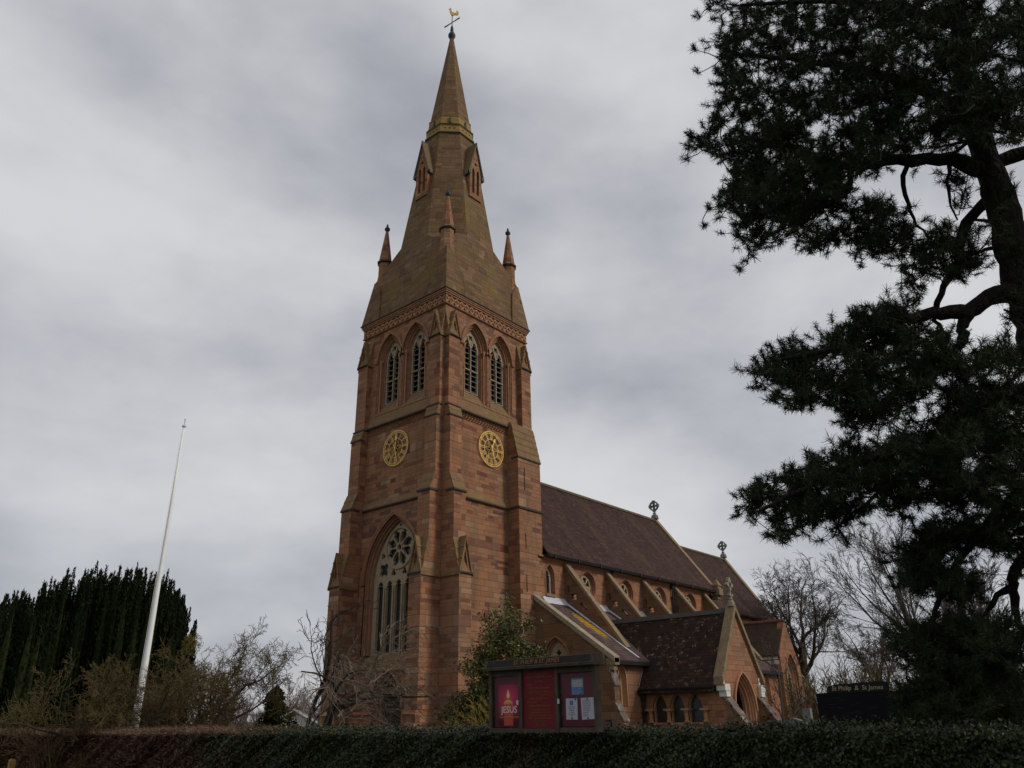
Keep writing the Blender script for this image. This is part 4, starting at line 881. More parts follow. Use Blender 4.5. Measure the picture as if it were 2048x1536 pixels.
lines = [('Baptisms  Weddings', -.3, 1.72, .05, 'LEFT', .1)]
for u in (-.5, .45):
    mb = MB(); mb.fbox(fsn, u, u+.07, 0, 1.2, -.11, -.03); mb.build('post', brown_wood, sign)

# ------------------------------------------------------------------ foliage materials
def leafmat(name, cols, rough=.55, transl=.15):
    m = NM(name); m.b.inputs['Roughness'].default_value = rough; m.b.inputs['Specular IOR Level'].default_value = .3 if rough < .6 else .08
    return m.color(m.ramp(m.island(), cols))
m = NM('ivy_leaf'); m.b.inputs['Roughness'].default_value = .5; m.b.inputs['Specular IOR Level'].default_value = .3; P = m.obj()
c = m.ramp(m.island(), [(0, (.006, .013, .005)), (.5, (.014, .025, .009)), (.8, (.026, .040, .012)), (.95, (.05, .058, .015)), (1, (.10, .095, .025))])
c = m.mix(m.math('MULTIPLY', m.step(m.noise(P, .9, 4, .6), .54, .68), .75), c, m.ramp(m.island(), [(0, (.030, .020, .010)), (.6, (.055, .036, .018)), (1, (.075, .06, .02))]))
ivy_leaf = m.color(m.mix(m.math('MULTIPLY', m.step(m.noise(m.comb(m.sep(P)[1], m.sep(P)[2], 4.), 1.3, 4, .6), .58, .7), .6), c, (.05, .062, .014)))
beech_twig = leafmat('bare_hedge_twig', [(0, (.05, .028, .02)), (.5, (.12, .068, .046)), (.75, (.16, .098, .072)), (.92, (.19, .125, .075)), (1, (.07, .085, .03))], .85)
yew_leaf = leafmat('yew_spray', [(0, (.005, .009, .003)), (.6, (.010, .016, .005)), (1, (.022, .028, .008))], .9)
pine_leaf = leafmat('pine_needle', [(0, (.013, .024, .012)), (.6, (.028, .043, .019)), (.9, (.05, .062, .026)), (1, (.075, .06, .028))], .6)
holly_leaf = leafmat('holly_leaf', [(0, (.026, .036, .008)), (.5, (.074, .082, .018)), (.85, (.125, .115, .028)), (1, (.18, .14, .04))], .4)
def barkmat(name, a, b, sc_=8, patch=None):
    return plain(name, a, b, sc_, .95, .6, patch)
bark_dark = barkmat('dark_bark', (.022, .018, .014), (.05, .042, .032)); bark_oak = barkmat('oak_bark', (.045, .036, .026), (.085, .066, .046), 3, (.07, .065, .03)); bark_pine = None
m = NM('pine_bark'); P = m.obj(); x, y, z = m.sep(P)[0:3]; vv = m.n('ShaderNodeTexVoronoi', feature='DISTANCE_TO_EDGE'); vv.inputs['Scale'].default_value = 13; m.put(m.comb(x, y, m.math('MULTIPLY', z, .38)), vv.inputs['Vector']); vd = vv.outputs['Distance']
c = m.mix(m.step(vd, .0, .16), (.010, .008, .007), m.ramp(m.noise(P, 6, 6, .7), [(.3, (.014, .010, .008)), (.55, (.026, .018, .014)), (.75, (.045, .034, .027))]))
m.bump(m.math('ADD', vd, m.math('MULTIPLY', m.noise(P, 20, 4), .15)), .9, .06); m.b.inputs['Roughness'].default_value = .95; bark_pine = m.color(c)
twig_brown = barkmat('brown_twig', (.062, .044, .020), (.105, .077, .032), 2, (.12, .09, .022)); twig_pale = barkmat('pale_twig', (.15, .115, .09), (.24, .19, .15), 2); twig_grey = barkmat('grey_twig', (.060, .047, .041), (.10, .078, .067), 1); twig_purple = barkmat('purple_twig', (.09, .062, .062), (.14, .10, .095), 1); twig_yellow = barkmat('yellow_stem', (.16, .11, .022), (.24, .17, .04), 3)

def quadleaf(mb, p, rng, s, nrm=None, asp=1.0, mi=0):
    d = Vector((rng.gauss(0, 1), rng.gauss(0, 1), rng.gauss(0, 1)))
    if nrm is not None: d = d*.8 + nrm*1.1
    d.normalize(); a = d.orthogonal(); a.rotate(Matrix.Rotation(rng.uniform(0, 6.28), 3, d)) if False else None
    t = rng.uniform(0, 6.28); e1 = d.orthogonal().normalized(); e2 = d.cross(e1); a = (e1*math.cos(t) + e2*math.sin(t))*s; b = (e2*math.cos(t) - e1*math.sin(t))*s*asp*.62
    o = len(mb.v); mb.v += [tuple(p - a), tuple(p - b*.9 + d*s*.12), tuple(p + a), tuple(p + b*.9 + d*s*.12)]; mb.f.append((o, o+1, o+2, o+3)); mb.m.append(mi)

def grow(rng, segs, p, d, length, r, lvl, P):
    """recursive branching; fills segs[lvl] with (points, radii)"""
    n = P['n'][lvl]; pts = [p.copy()]; rs = [r]; d = d.normalized(); step = length/n
    for i in range(n):
        w_ = P['wob'][lvl]; d = (d + Vector((rng.gauss(0, w_), rng.gauss(0, w_), rng.gauss(0, w_) + P['up'][lvl])) + (P['bias'] if 'bias' in P and lvl else Vector((0, 0, 0)))).normalized()
        p = p + d*step; pts.append(p.copy()); rs.append(max(P['rmin'], r*(1 - (i+1)/n*P['tap'][lvl])))
    segs[lvl].append((pts, rs))
    if lvl + 1 < len(P['n']):
        k = P['kids'][lvl]; k = int(k + rng.random())
        for j in range(k):
            f = P['from'][lvl] + (1 - P['from'][lvl])*((j + rng.random()*.8)/k); f = min(.999, f)
            x = f*n; i = int(x); q = pts[i].lerp(pts[i+1], x-i); rr = rs[i] + (rs[i+1]-rs[i])*(x-i)
            dd = (pts[i+1]-pts[i]).normalized(); side = dd.orthogonal().normalized(); side.rotate(Matrix.Rotation(rng.uniform(0, 2*pi), 3, dd).to_quaternion())
            ang = P['ang'][lvl]*rng.uniform(.7, 1.25)
            nd = dd*math.cos(ang) + side*math.sin(ang)
            grow(rng, segs, q, nd, length*P['len'][lvl]*rng.uniform(.65, 1.2)*(1.15 - .5*f), max(P['rmin'], rr*P['rad'][lvl]), lvl+1, P)
def tree(name, label, base, seed, h, P, bark, twig, group=None, cat='tree', stems=1, lean=(0, 0), r0=None, split=2, extra=None):
    rng = random.Random(seed); segs = [[] for _ in P['n']]
    for s_ in range(stems):
        a = 2*pi*s_/max(1, stems) + rng.random()
        off = Vector((math.cos(a), math.sin(a), 0))*(.12*h/6 if stems > 1 else 0)
        d = Vector((lean[0], lean[1], 1)) + (Vector((math.cos(a), math.sin(a), 0))*P.get('fan', .35)*rng.uniform(.4, 1.2) if stems > 1 else Vector((0, 0, 0)))
        grow(rng, segs, off + Vector((0, 0, -.1)), d, h*P['trunk']*rng.uniform(.85, 1.1), r0 or h*.035, 0, P)
    top = max(p.z for l in segs for pts, rs in l for p in pts); k = h/top
    for l in segs:
        for pts, rs in l:
            for p in pts: p *= k
    root = tag(empty(name, base), label, cat, group)
    sides = [8, 6, 4, 3, 3, 3]
    mb = MB()
    for l in range(split):
        for pts, rs in segs[l]: mb.tube(pts, rs, sides[l])
    mb.build('trunk', bark, root, True)
    mb = MB()
    for l in range(split, len(segs)):
        for pts, rs in segs[l]: mb.tube(pts, rs, sides[l])
    if mb.v: mb.build('crown', twig, root)
    return root, segs, rng

# ------------------------------------------------------------------ hedges (clipped, running along the road)
def hedge(name, label, y0, y1, x0, x1, z1, mat, kind, seed, dens, inner, fade=None):
    rng = random.Random(seed); root = tag(empty(name, ((x0+x1)/2, (y0+y1)/2, 0)), label, 'hedge'); ox, oy = (x0+x1)/2, (y0+y1)/2
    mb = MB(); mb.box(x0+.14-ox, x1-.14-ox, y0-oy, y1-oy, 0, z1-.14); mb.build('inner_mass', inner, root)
    mb = MB()
    yy = y1
    if fade: yy = fade
    def keep(y, z):
        if y < y1: return True
        return rng.random() < ((fade-y)/(fade-y1))**1.3*(.35 + .65*(math.sin(y*4.1+z*3) + math.sin(y*9.3-z*5) > -.2))
    def spot(p, nrm, far):
        if not keep(p.y+oy, p.z): return
        if kind == 'leaf' and rng.random() < .05:
            d = Vector((rng.gauss(-.3, .6), rng.gauss(0, .7), rng.gauss(.7, .5))).normalized(); l = rng.uniform(.04, .11); s_ = d.orthogonal().normalized()*.004; o = len(mb.v); mb.v += [tuple(p-d*l-s_), tuple(p-d*l+s_), tuple(p+d*l)]; mb.f.append((o, o+1, o+2)); mb.m.append(1)
        elif kind == 'leaf': quadleaf(mb, p, rng, rng.uniform(.014, .031)*(1.35 if far else 1), nrm)
        else:
            d = Vector((rng.gauss(0, .8), rng.gauss(0, .8), rng.gauss(.6, .8))) + nrm*.7; d.normalize(); l = rng.uniform(.03, .08)*(1.2 if far else 1); s_ = d.orthogonal().normalized()*rng.uniform(.004, .009)*(1.4 if far else 1)
            if rng.random() < .10: quadleaf(mb, p, rng, .03, nrm); return
            o = len(mb.v); mb.v += [tuple(p-d*l-s_), tuple(p-d*l+s_), tuple(p+d*l)]; mb.f.append((o, o+1, o+2)); mb.m.append(0)
    ln = yy - y0
    bump = lambda y, s: .055*math.sin(y*1.3+s) + .04*math.sin(y*3.1+2*s) + .03*math.sin(y*7.7+s) + .02*math.sin(y*17.+s)
    N = int(ln*dens)
    for i in range(N):
        y = rng.uniform(y0, yy); far = y > -14
        z = z1 - (z1-.0)*(rng.random()**1.5); x = x0 + bump(y+z*2, 1.) + rng.uniform(-.03, .12); spot(Vector((x-ox, y-oy, z + rng.uniform(-.03, .02))), Vector((-1, 0, .3)), far)
    for i in range(int(N*.8)):
        y = rng.uniform(y0, yy); x = rng.uniform(x0, x1); z = z1 + .5*bump(y+x, 2.) + rng.uniform(-.12, .03) + (.11*rng.random()**5 if kind != 'leaf' else .12*rng.random()**7)
        spot(Vector((x-ox, y-oy, z)), Vector((-.2, 0, 1)), y > -14)
    mb.build('foliage', [mat, twig_brown] if kind == 'leaf' else mat, root)
    return root
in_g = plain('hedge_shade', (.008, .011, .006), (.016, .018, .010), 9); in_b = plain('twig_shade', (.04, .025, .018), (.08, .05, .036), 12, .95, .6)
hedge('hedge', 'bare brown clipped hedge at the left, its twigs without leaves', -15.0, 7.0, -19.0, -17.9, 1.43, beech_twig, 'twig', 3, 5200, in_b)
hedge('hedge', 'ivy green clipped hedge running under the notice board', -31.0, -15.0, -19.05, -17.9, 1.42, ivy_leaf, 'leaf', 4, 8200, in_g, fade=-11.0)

# ------------------------------------------------------------------ flagpole
fpp = bearing(270, 1455, 26); 
fl = tag(empty('flagpole', (fpp.x, fpp.y, 0)), 'tall white tapering flagpole', 'flagpole')
white_paint = plain('white_pole_paint', (.76, .76, .74), (.84, .83, .81), 3, .5, .1, patch=(.6, .57, .5), pamt=.35)
ztop = 10.55
mb = MB(); mb.lathe(0, 0, [(.108, 0), (.104, 1.0), (.078, 4), (.05, 8), (.03, ztop)], 14); mb.build('pole', white_paint, fl, True)
mb = MB(); mb.lathe(0, 0, [(.045, ztop), (.06, ztop+.02), (.06, ztop+.06), (.015, ztop+.08), (.012, ztop+.24), (.03, ztop+.27), (.01, ztop+.31)], 10); mb.build('finial', lead, fl)
mb = MB(); mb.tube([(-.115, .02, 1.3), (-.09, .02, 5), (-.055, .01, ztop-.05)], [.006, .006, .006], 4); mb.tube([(-.09, 0, 1.5), (-.16, 0, 1.5)], [.012, .012], 6); mb.tube([(-.15, 0, 1.42), (-.15, 0, 1.58)], [.01, .01], 6); mb.build('halyard', white_paint, fl)

# ------------------------------------------------------------------ yews at the left
def yew(label, px, top_py, dist, rx, ry, seed, n, skew=1):
    c = bearing(px, 1440, dist); top = bearing(px, top_py, dist).z; rng = random.Random(seed)
    root = tag(empty('yew_tree', (c.x, c.y, 0)), label, 'tree', 'Irish yews left of the flagpole')
    tr = MB(); tr.tube([(0, 0, -.1), (.1, 0, 1.2), (0, .1, top*.5)], [.35, .3, .15], 8)
    mb = MB()
    for i in range(n):
        a = rng.uniform(0, 2*pi); r = math.sqrt(rng.random()); bx, by = rx*r*math.cos(a), ry*r*math.sin(a)
        u_ = (bx*rt.x + by*rt.y)/rx*skew; hh = top*(1 - .16*r**3.2 - .17*max(0, u_ + .2)**2)*rng.uniform(.93, 1.0)*(1 if rng.random() > .12 else 1.04)
        lx, ly = bx*.04, by*.04
        q0 = Vector((bx*.92, by*.92, 0)); q1 = Vector((bx + lx, by + ly, hh)); wd = rng.uniform(.22, .46)
        if i % 4 == 0: tr.tube([Vector((0, 0, .4)), q0 + Vector((0, 0, 1.2)), q0.lerp(q1, .6)], [.12, .07, .03], 4)
        mb.tube([q0, q0.lerp(q1, .35), q0.lerp(q1, .7), q0.lerp(q1, .93)], [wd*.25, wd*.42, wd*.34, .02], 5)
        for k in range(760):
            t = rng.random()**.95; p = q0.lerp(q1, t); w_ = wd*(1 - t**2.2)*(.55+.6*min(1, t*3)) + .03
            b = rng.uniform(0, 2*pi); rr = w_*math.sqrt(rng.random()); o = Vector((math.cos(b), math.sin(b), 0))*rr
            p = p + o + Vector((0, 0, rng.uniform(-.05, .05)))
            d = (Vector((0, 0, 1)) + o*1.2 + Vector((rng.gauss(0, .35), rng.gauss(0, .35), 0))).normalized(); s_ = d.orthogonal().normalized(); s_.rotate(Matrix.Rotation(rng.uniform(0, 6.28), 3, d).to_quaternion())
            l = rng.uniform(.05, .12); s_ *= rng.uniform(.014, .03); oo = len(mb.v)
            mb.v += [tuple(p - d*l*.6), tuple(p + s_), tuple(p + d*l), tuple(p - s_)]; mb.f.append((oo, oo+1, oo+2, oo+3)); mb.m.append(0)
    tr.build('trunk', bark_dark, root, True); mb.build('crown', yew_leaf, root)
yew('dark yew rising behind the flagpole, highest of the yews', 252, 1128, 37, 2.2, 2.2, 21, 165)
yew('broad dark yew with a ragged sloping top, left of the highest yew', 118, 1136, 37.6, 2.6, 2.3, 22, 190, -1)
yew('dark yew at the left edge of the scene, lowest of the yews', -15, 1178, 37, 2.1, 2.2, 23, 120, -1)

# ------------------------------------------------------------------ bare trees and shrubs
OAK = dict(n=[5, 7, 6, 5, 4], wob=[.06, .16, .22, .25, .25], up=[.03, .07, .06, .05, .04], tap=[.35, .75, .8, .85, .6], kids=[9, 9, 9, 7], ang=[.75, .75, .75, .8], len=[1.35, .5, .5, .5], rad=[.5, .45, .45, .5], rmin=.013, trunk=.36)
OAK['from'] = [.45, .25, .2, .15]
BEECH = dict(n=[6, 6, 5, 4, 3], wob=[.04, .08, .1, .12, .15], up=[.02, .10, .06, .04, .02], tap=[.5, .8, .85, .8, .5], kids=[12, 8, 7, 6], ang=[.6, .55, .55, .6], len=[.85, .5, .48, .45], rad=[.45, .45, .45, .5], rmin=.011, trunk=.5)
BEECH['rmin'] = .012; BEECH['kids'] = [13, 9, 8, 6]; BEECH['from'] = [.3, .25, .2, .15]
APPLE = dict(n=[4, 6, 6, 5, 3], wob=[.12, .22, .28, .3, .3], up=[.0, .03, .03, .03, .03], tap=[.3, .7, .8, .8, .5], kids=[10, 11, 12, 8], ang=[.95, .9, .9, .9], len=[1.75, .55, .45, .38], rad=[.5, .42, .42, .5], rmin=.0055, trunk=.3)
APPLE['from'] = [.45, .2, .12, .1]
WEEP = dict(n=[5, 8, 9, 7, 4], wob=[.14, .20, .17, .14, .16], up=[.0, .02, -.08, -.09, -.06], tap=[.3, .75, .8, .8, .5], kids=[7, 8, 7, 5], ang=[.75, .8, .7, .7], len=[1.5, .62, .5, .4], rad=[.6, .5, .5, .5], rmin=.006, trunk=.32)
WEEP['bias'] = Vector((.643, -.766, 0))*.10; WEEP['from'] = [.4, .25, .15, .1]
BUSH = dict(n=[6, 5, 4, 3], wob=[.08, .12, .14, .15], up=[.03, .05, .04, .03], tap=[.7, .8, .8, .5], kids=[7, 5, 3], ang=[.5, .5, .55], len=[.5, .5, .45], rad=[.55, .5, .5], rmin=.006, trunk=.8, fan=.75)
BUSH['from'] = [.2, .15, .1]
TWIST = dict(n=[8, 8, 6, 4], wob=[.2, .26, .26, .26], up=[.04, .12, .08, .03], tap=[.5, .8, .8, .5], kids=[9, 6, 4], ang=[.7, .6, .6], len=[.5, .42, .4], rad=[.55, .5, .5], rmin=.007, trunk=.75)
TWIST['from'] = [.25, .2, .1]
SMALL = dict(n=[6, 6, 5, 3], wob=[.05, .1, .14, .15], up=[.02, .09, .06, .03], tap=[.6, .8, .8, .5], kids=[8, 6, 4], ang=[.65, .6, .6], len=[.55, .45, .42], rad=[.5, .5, .5], rmin=.006, trunk=.75)
SMALL['from'] = [.35, .2, .1]
def gp(px, dist): p = bearing(px, 1438, dist); return (p.x, p.y, 0)
tree('apple_tree', 'low spreading leafless apple tree with twisted limbs, right of the flagpole', gp(405, 27.5), 104, 4.9, APPLE, bark_dark, twig_brown, r0=.125)
tree('bare_tree', 'smaller leafless brown tree in front of the flagpole foot, before the yews', gp(228, 24.8), 101, 3.8, APPLE, bark_dark, twig_brown, r0=.10)
tree('bare_shrub', 'leafless shrub of thin fanning stems below the yews, left of the flagpole', gp(140, 25), 35, 3.0, BUSH, twig_brown, twig_brown, stems=7, r0=.025, split=1, cat='shrub')
wp = gp(622, 25.5)
tree('weeping_tree', 'contorted leafless tree with pale drooping twigs before the tower', wp, 106, 5.0, WEEP, bark_dark, twig_pale, lean=(-.02, -.16), r0=.14)
tree('bare_tree', 'dark twisted upright leafless tree at the foot of the weeping tree trunk', gp(604, 25.9), 141, 5.0, TWIST, bark_dark, bark_dark, r0=.075)
tree('bare_tree', 'small slender leafless tree before the porch and chapel', gp(1562, 24), 52, 3.6, SMALL, twig_grey, twig_grey, r0=.05)
tree('oak_tree', 'broad leafless oak beyond the chapel, with a round crown', gp(1628, 62), 214, 12.8, OAK, bark_oak, twig_grey, 'leafless trees beyond the chapel', r0=.42)
tree('beech_tree', 'taller leafless beech with fine upswept twigs, right of the round oak', gp(1905, 66), 113, 16.0, BEECH, bark_oak, twig_grey, 'leafless trees beyond the chapel', r0=.36, lean=(0, .12))
tree('bare_tree', 'slender leafless tree between the oak and the beech', gp(1775, 75), 63, 10.5, OAK, bark_oak, twig_purple, 'leafless trees beyond the chapel', r0=.25)
tree('bare_tree', 'reddish leafless tree seen under the lower pine boughs', gp(1990, 50), 64, 9.5, BEECH, bark_oak, twig_purple, 'leafless trees beyond the chapel', r0=.25)
# mistletoe in the apple tree
def ball(name, label, c, r, seed, n, mat, cat):
    rng = random.Random(seed); mb = MB()
    for i in range(n):
        d = Vector((rng.gauss(0, 1), rng.gauss(0, 1), rng.gauss(0, 1))).normalized(); p = d*r*rng.random()**.45
        quadleaf(mb, p, rng, rng.uniform(.02, .035), d, .8)
    o = mb.build(name, mat); o.location = c; return tag(o, label, cat)
mist = leafmat('mistletoe_leaf', [(0, (.07, .06, .012)), (.6, (.13, .10, .02)), (1, (.19, .14, .035))], .6)
ball('mistletoe', 'yellow green mistletoe clump in the top of the apple tree', bearing(384, 1288, 27.2), .34, 5, 900, mist, 'mistletoe')
ball('golden_bush', 'small round golden bush on the skyline left of the contorted tree', bearing(583, 1428, 40), .42, 6, 900, mist, 'bush')
# thicket beyond the church on the right, and far trees at the left
def thicket(name, label, px0, px1, dist, h, seed, n, mat, kind='stuff'):
    rng = random.Random(seed); mb = MB()
    for i in range(n):
        px = rng.uniform(px0, px1); b = Vector(gp(px, dist*rng.uniform(.9, 1.15))); hh = h*rng.uniform(.5, 1.0)*(.75+.25*math.sin(px*.045))
        for k in range(5):
            d = Vector((rng.gauss(0, .3), rng.gauss(0, .3), 1)).normalized(); p = [b.copy()]
            for j in range(5): d = (d + Vector((rng.gauss(0, .14), rng.gauss(0, .14), .02))).normalized(); p.append(p[-1] + d*hh/5)
            mb.tube(p, [.03, .026, .022, .018, .014, .01], 3)
            for j in range(26):
                i_ = rng.randrange(1, 5); q = p[i_].lerp(p[i_+1], rng.random()); dd = (d + Vector((rng.gauss(0, .7), rng.gauss(0, .7), rng.gauss(.1, .5)))).normalized(); l = hh*rng.uniform(.08, .22)
                mb.tube([q, q + dd*l*.5, q + dd*l + Vector((rng.gauss(0, .05), 0, .05))], [.014, .011, .008], 3)
    return tag(mb.build(name, mat), label, None, None, kind)
thicket('undergrowth', 'brown leafless undergrowth beyond the chapel', 1600, 2060, 45, 4.6, 71, 190, twig_brown)
thicket('far_woods', 'distant leafless purple brown woodland at the left', 400, 640, 95, 5.5, 72, 90, twig_purple)
def conifer(label, px, top_py, dist, r, seed):
    c = bearing(px, 1440, dist); top = bearing(px, top_py, dist).z; rng = random.Random(seed)
    root = tag(empty('conifer', (c.x, c.y, 0)), label, 'tree'); mb = MB()
    for i in range(5200):
        t = rng.random(); a = rng.uniform(0, 2*pi); z = top*t; w_ = r*(1 - t**4)*(.75 + .25*math.sin(t*9+a*2))*(.8+.25*math.sin(a*3+z*2))*rng.random()**.4
        quadleaf(mb, Vector((w_*math.cos(a), w_*math.sin(a), z)), rng, rng.uniform(.09, .17), None, .8)
    mb.build('crown', yew_leaf, root); t_ = MB(); t_.tube([(0, 0, 0), (0, 0, top*.8)], [.2, .05], 6); t_.build('trunk', bark_dark, root)
conifer('small dark conifer in the distance left of the contorted tree', 548, 1372, 62, 1.7, 81)
# white house far behind
hp = bearing(588, 1440, 70)
hs = tag(empty('white_house', (hp.x, hp.y, 0)), 'low white gabled house far off left of the contorted tree', 'house')
frh = lambda u, v, d: (-.64*d + .77*u, -.77*d - .64*u, v)
mb = MB(); mb.plate(frh, [(-1.6, 0), (1.6, 0), (1.6, 1.5), (0, 2.3), (-1.6, 1.5)], [[(-.4, .7), (.4, .7), (.4, 1.4), (-.4, 1.4)]], -4, 0); mb.build('wall', plain('white_render', (.55, .55, .55), (.68, .68, .67), 3), hs)
mb = MB()
for s_ in (-1, 1): mb.plate(frh, [(0, 2.32), (s_*1.85, 1.35), (s_*1.85, 1.5), (0, 2.5)], [], -4.2, .2)
mb.build('roof', plain('grey_roof', (.11, .10, .10), (.16, .15, .15), 4), hs)
mb = MB()
for s_ in (-1, 1): mb.plate(frh, [(0, 2.35), (s_*1.85, 1.38), (s_*1.85, 1.55), (0, 2.55)], [], .2, .26)
mb.build('bargeboard', flat('white_board', (.75, .75, .75)), hs)
mb = MB(); mb.plate(frh, [(-.4, .7), (.4, .7), (.4, 1.4), (-.4, 1.4)], [], -.2, -.15); mb.build('window', glass, hs)

# ------------------------------------------------------------------ holly by the tower and yellow stems
hb = Vector(gp(988, 26.0)); rng = random.Random(91)
root = tag(empty('holly_tree', tuple(hb)), 'dense green holly growing against the tower, behind the notice board', 'tree')
tr = MB(); lf = MB()
RTh = Vector((rt.x, rt.y, 0))
lobes = [(.55, 3.75, 1.1, 1.35, 4200, .06), (-.35, 2.9, 1.0, .85, 2600, .06), (.75, 2.6, 1.1, 1.1, 5200, .06), (-.45, 1.7, 1.1, 1.15, 6200, .06), (.55, 1.5, 1.15, 1.2, 6200, .06), (.1, .7, 1.2, .8, 3000, .06)]
for ux, zc, rx, rz, n, s in lobes:
    c = RTh*ux + Vector((0, 0, zc)); tr.tube([(0, 0, 0), tuple(c*.5 + Vector((0, 0, zc*.1))), tuple(c)], [.09, .06, .03], 6)
    for k in range(26):
        d = Vector((rng.gauss(0, 1), rng.gauss(0, 1), rng.gauss(.3, 1))).normalized(); e = c + Vector((d.x*rx*1.02, d.y*rx, d.z*rz*1.05))*rng.uniform(.8, 1.12)
        mid_ = c.lerp(e, .5) + Vector((rng.gauss(0, .06), rng.gauss(0, .06), .05)); tr.tube([c, mid_, e], [.02, .012, .006], 4)
        for q in range(n//26):
            t = rng.random()**.5; p = (c.lerp(mid_, t*2) if t < .5 else mid_.lerp(e, t*2-1)) + Vector((rng.gauss(0, .14), rng.gauss(0, .14), rng.gauss(0, .12)))
            quadleaf(lf, p, rng, rng.uniform(.65, 1.25)*s, None, .75)
tr.build('trunk', bark_dark, root); lf.build('crown', holly_leaf, root)
tree('yellow_shrub', 'shrub of thin yellow stems in front of the holly, left of the notice board', gp(1022, 23.5), 93, 2.6, BUSH, twig_yellow, twig_yellow, stems=8, r0=.022, split=1, cat='shrub')
tree('bare_shrub', 'leafless twiggy shrub between the black sign and the pine', gp(1862, 14.0), 94, 1.7, BUSH, twig_brown, twig_brown, stems=7, r0=.014, split=1, cat='shrub')

# ------------------------------------------------------------------ gravestones
gst = plain('lichened_gravestone', (.12, .12, .105), (.2, .2, .18), 7, patch=(.26, .25, .19), pamt=.5)
g0 = bearing(1590, 1450, 19.5); mb = MB(); mb.plate(lambda u, v, d: (-d, -u, v), [(-.34, 0), (.34, 0), (.34, 1.2), (.30, 1.36), (.2, 1.46), (0, 1.52), (-.2, 1.46), (-.3, 1.36), (-.34, 1.2)], [], -.08, .08); mb.fbox(lambda u, v, d: (-d, -u, v), -.42, .42, 0, .2, -.16, .16)
o = mb.build('gravestone', gst); o.location = (g0.x, g0.y, 0); tag(o, 'round topped grey gravestone just above the hedge, before the chapel', 'gravestone')
g0 = bearing(1617, 1440, 22.5); mb = MB(); fr = lambda u, v, d: (-d, -u, v); mb.plate(fr, [(-.1, 0), (.1, 0), (.1, 1.25), (.26, 1.25), (.26, 1.45), (.1, 1.45), (.1, 1.72), (-.1, 1.72), (-.1, 1.45), (-.26, 1.45), (-.26, 1.25), (-.1, 1.25)], [], -.07, .07); mb.fbox(fr, -.35, .35, 0, .35, -.2, .2); o = mb.build('gravestone', gst); o.location = (g0.x, g0.y, 0); tag(o, 'grey cross shaped gravestone beside the round topped one', 'gravestone')
# ------------------------------------------------------------------ verge: post and plants
pp = Vector((-19.85, -4.35, 0)); mb = MB()
mb.loft([[(-.07, -.07, 0), (.07, -.07, 0), (.07, .07, 0), (-.07, .07, 0)], [(-.07, -.07, .82), (.07, -.07, .80), (.07, .07, .80), (-.07, .07, .82)], [(-.045, -.045, .85), (.045, -.045, .83), (.045, .045, .83), (-.045, .045, .85)]], True, 0, True)
o = mb.build('wooden_post', plain('yellowed_post', (.20, .12, .035), (.34, .21, .06), 14)); o.location = pp; tag(o, 'short yellowish wooden post before the brown hedge', 'post')
def clump(label, px, x, h, seed, n, mat):
    d = FW + RT*((px-1024)/1535.43) - UP*((1530-768)/1535.43); t = (x - EYE.x)/d.x; p = EYE + d*t; rng = random.Random(seed); mb = MB()
    for i in range(n):
        a = rng.uniform(0, 2*pi); d = Vector((math.cos(a)*.7, math.sin(a)*.7, rng.uniform(.5, 1.6))).normalized(); l = h*rng.uniform(.5, 1.0); b = Vector((rng.gauss(0, .1), rng.gauss(0, .1), 0)); s_ = Vector((-math.sin(a), math.cos(a), 0))*.022
        q = [b, b + d*l*.6, b + d*l + Vector((0, 0, -.12*h))]; o = len(mb.v)
        mb.v += [tuple(q[0]-s_*.5), tuple(q[0]+s_*.5), tuple(q[1]+s_), tuple(q[1]-s_), tuple(q[2])]; mb.f += [(o, o+1, o+2, o+3), (o+3, o+2, o+4)]; mb.m += [0, 0]
    o = mb.build('verge_plant', mat); o.location = (p.x, p.y, 0); tag(o, label, 'plant')
wl = leafmat('verge_leaf', [(0, (.06, .10, .02)), (.6, (.10, .15, .035)), (1, (.15, .19, .06))])
clump('tuft of bright green leaves beside the wooden post', 66, -19.6, .92, 101, 130, wl)
clump('low tuft of green leaves further along the brown hedge from the post', 150, -19.5, .84, 102, 110, wl)

# ------------------------------------------------------------------ the big pine on the right
DP = 11.0
pb = bearing(2290, 1416, DP)
pine = tag(empty('pine_tree', (pb.x, pb.y, 0)), 'tall dark pine with long needled boughs, overhanging at the right', 'tree')
PB = Vector((pb.x, pb.y, 0))
def at(px, py, dd=0): return bearing(px, py, DP + dd) - PB
trunk = [Vector((0, 0, -.1))] + [at(*q) for q in ((2235, 1250), (2150, 950), (2078, 700), (2030, 520), (1993, 380), (1950, 250), (1920, 60), (1900, -150), (1880, -420))]
def smooth(P_, k_=5):
    Q = []
    for i in range(len(P_)-1):
        p0 = P_[max(i-1, 0)]; p1 = P_[i]; p2 = P_[i+1]; p3 = P_[min(i+2, len(P_)-1)]
        for k in range(k_):
            t = k/k_; Q.append(.5*((2*p1) + (p2-p0)*t + (2*p0-5*p1+4*p2-p3)*t*t + (3*p1-p0-3*p2+p3)*t**3))
    return Q + [P_[-1]]
rng = random.Random(5)
tq = smooth(trunk, 8); tr0 = [.29, .26, .235, .215, .20, .185, .16, .13, .10, .07]
tr_ = [(tr0[min(9, i//8)] + (tr0[min(9, i//8+1)]-tr0[min(9, i//8)])*(i % 8)/8)*rng.uniform(.93, 1.08) for i in range(len(tq))]
mb = MB(); mb.tube([p + Vector((rng.gauss(0, .012), rng.gauss(0, .012), 0)) for p in tq], tr_, 14)
limbs = []
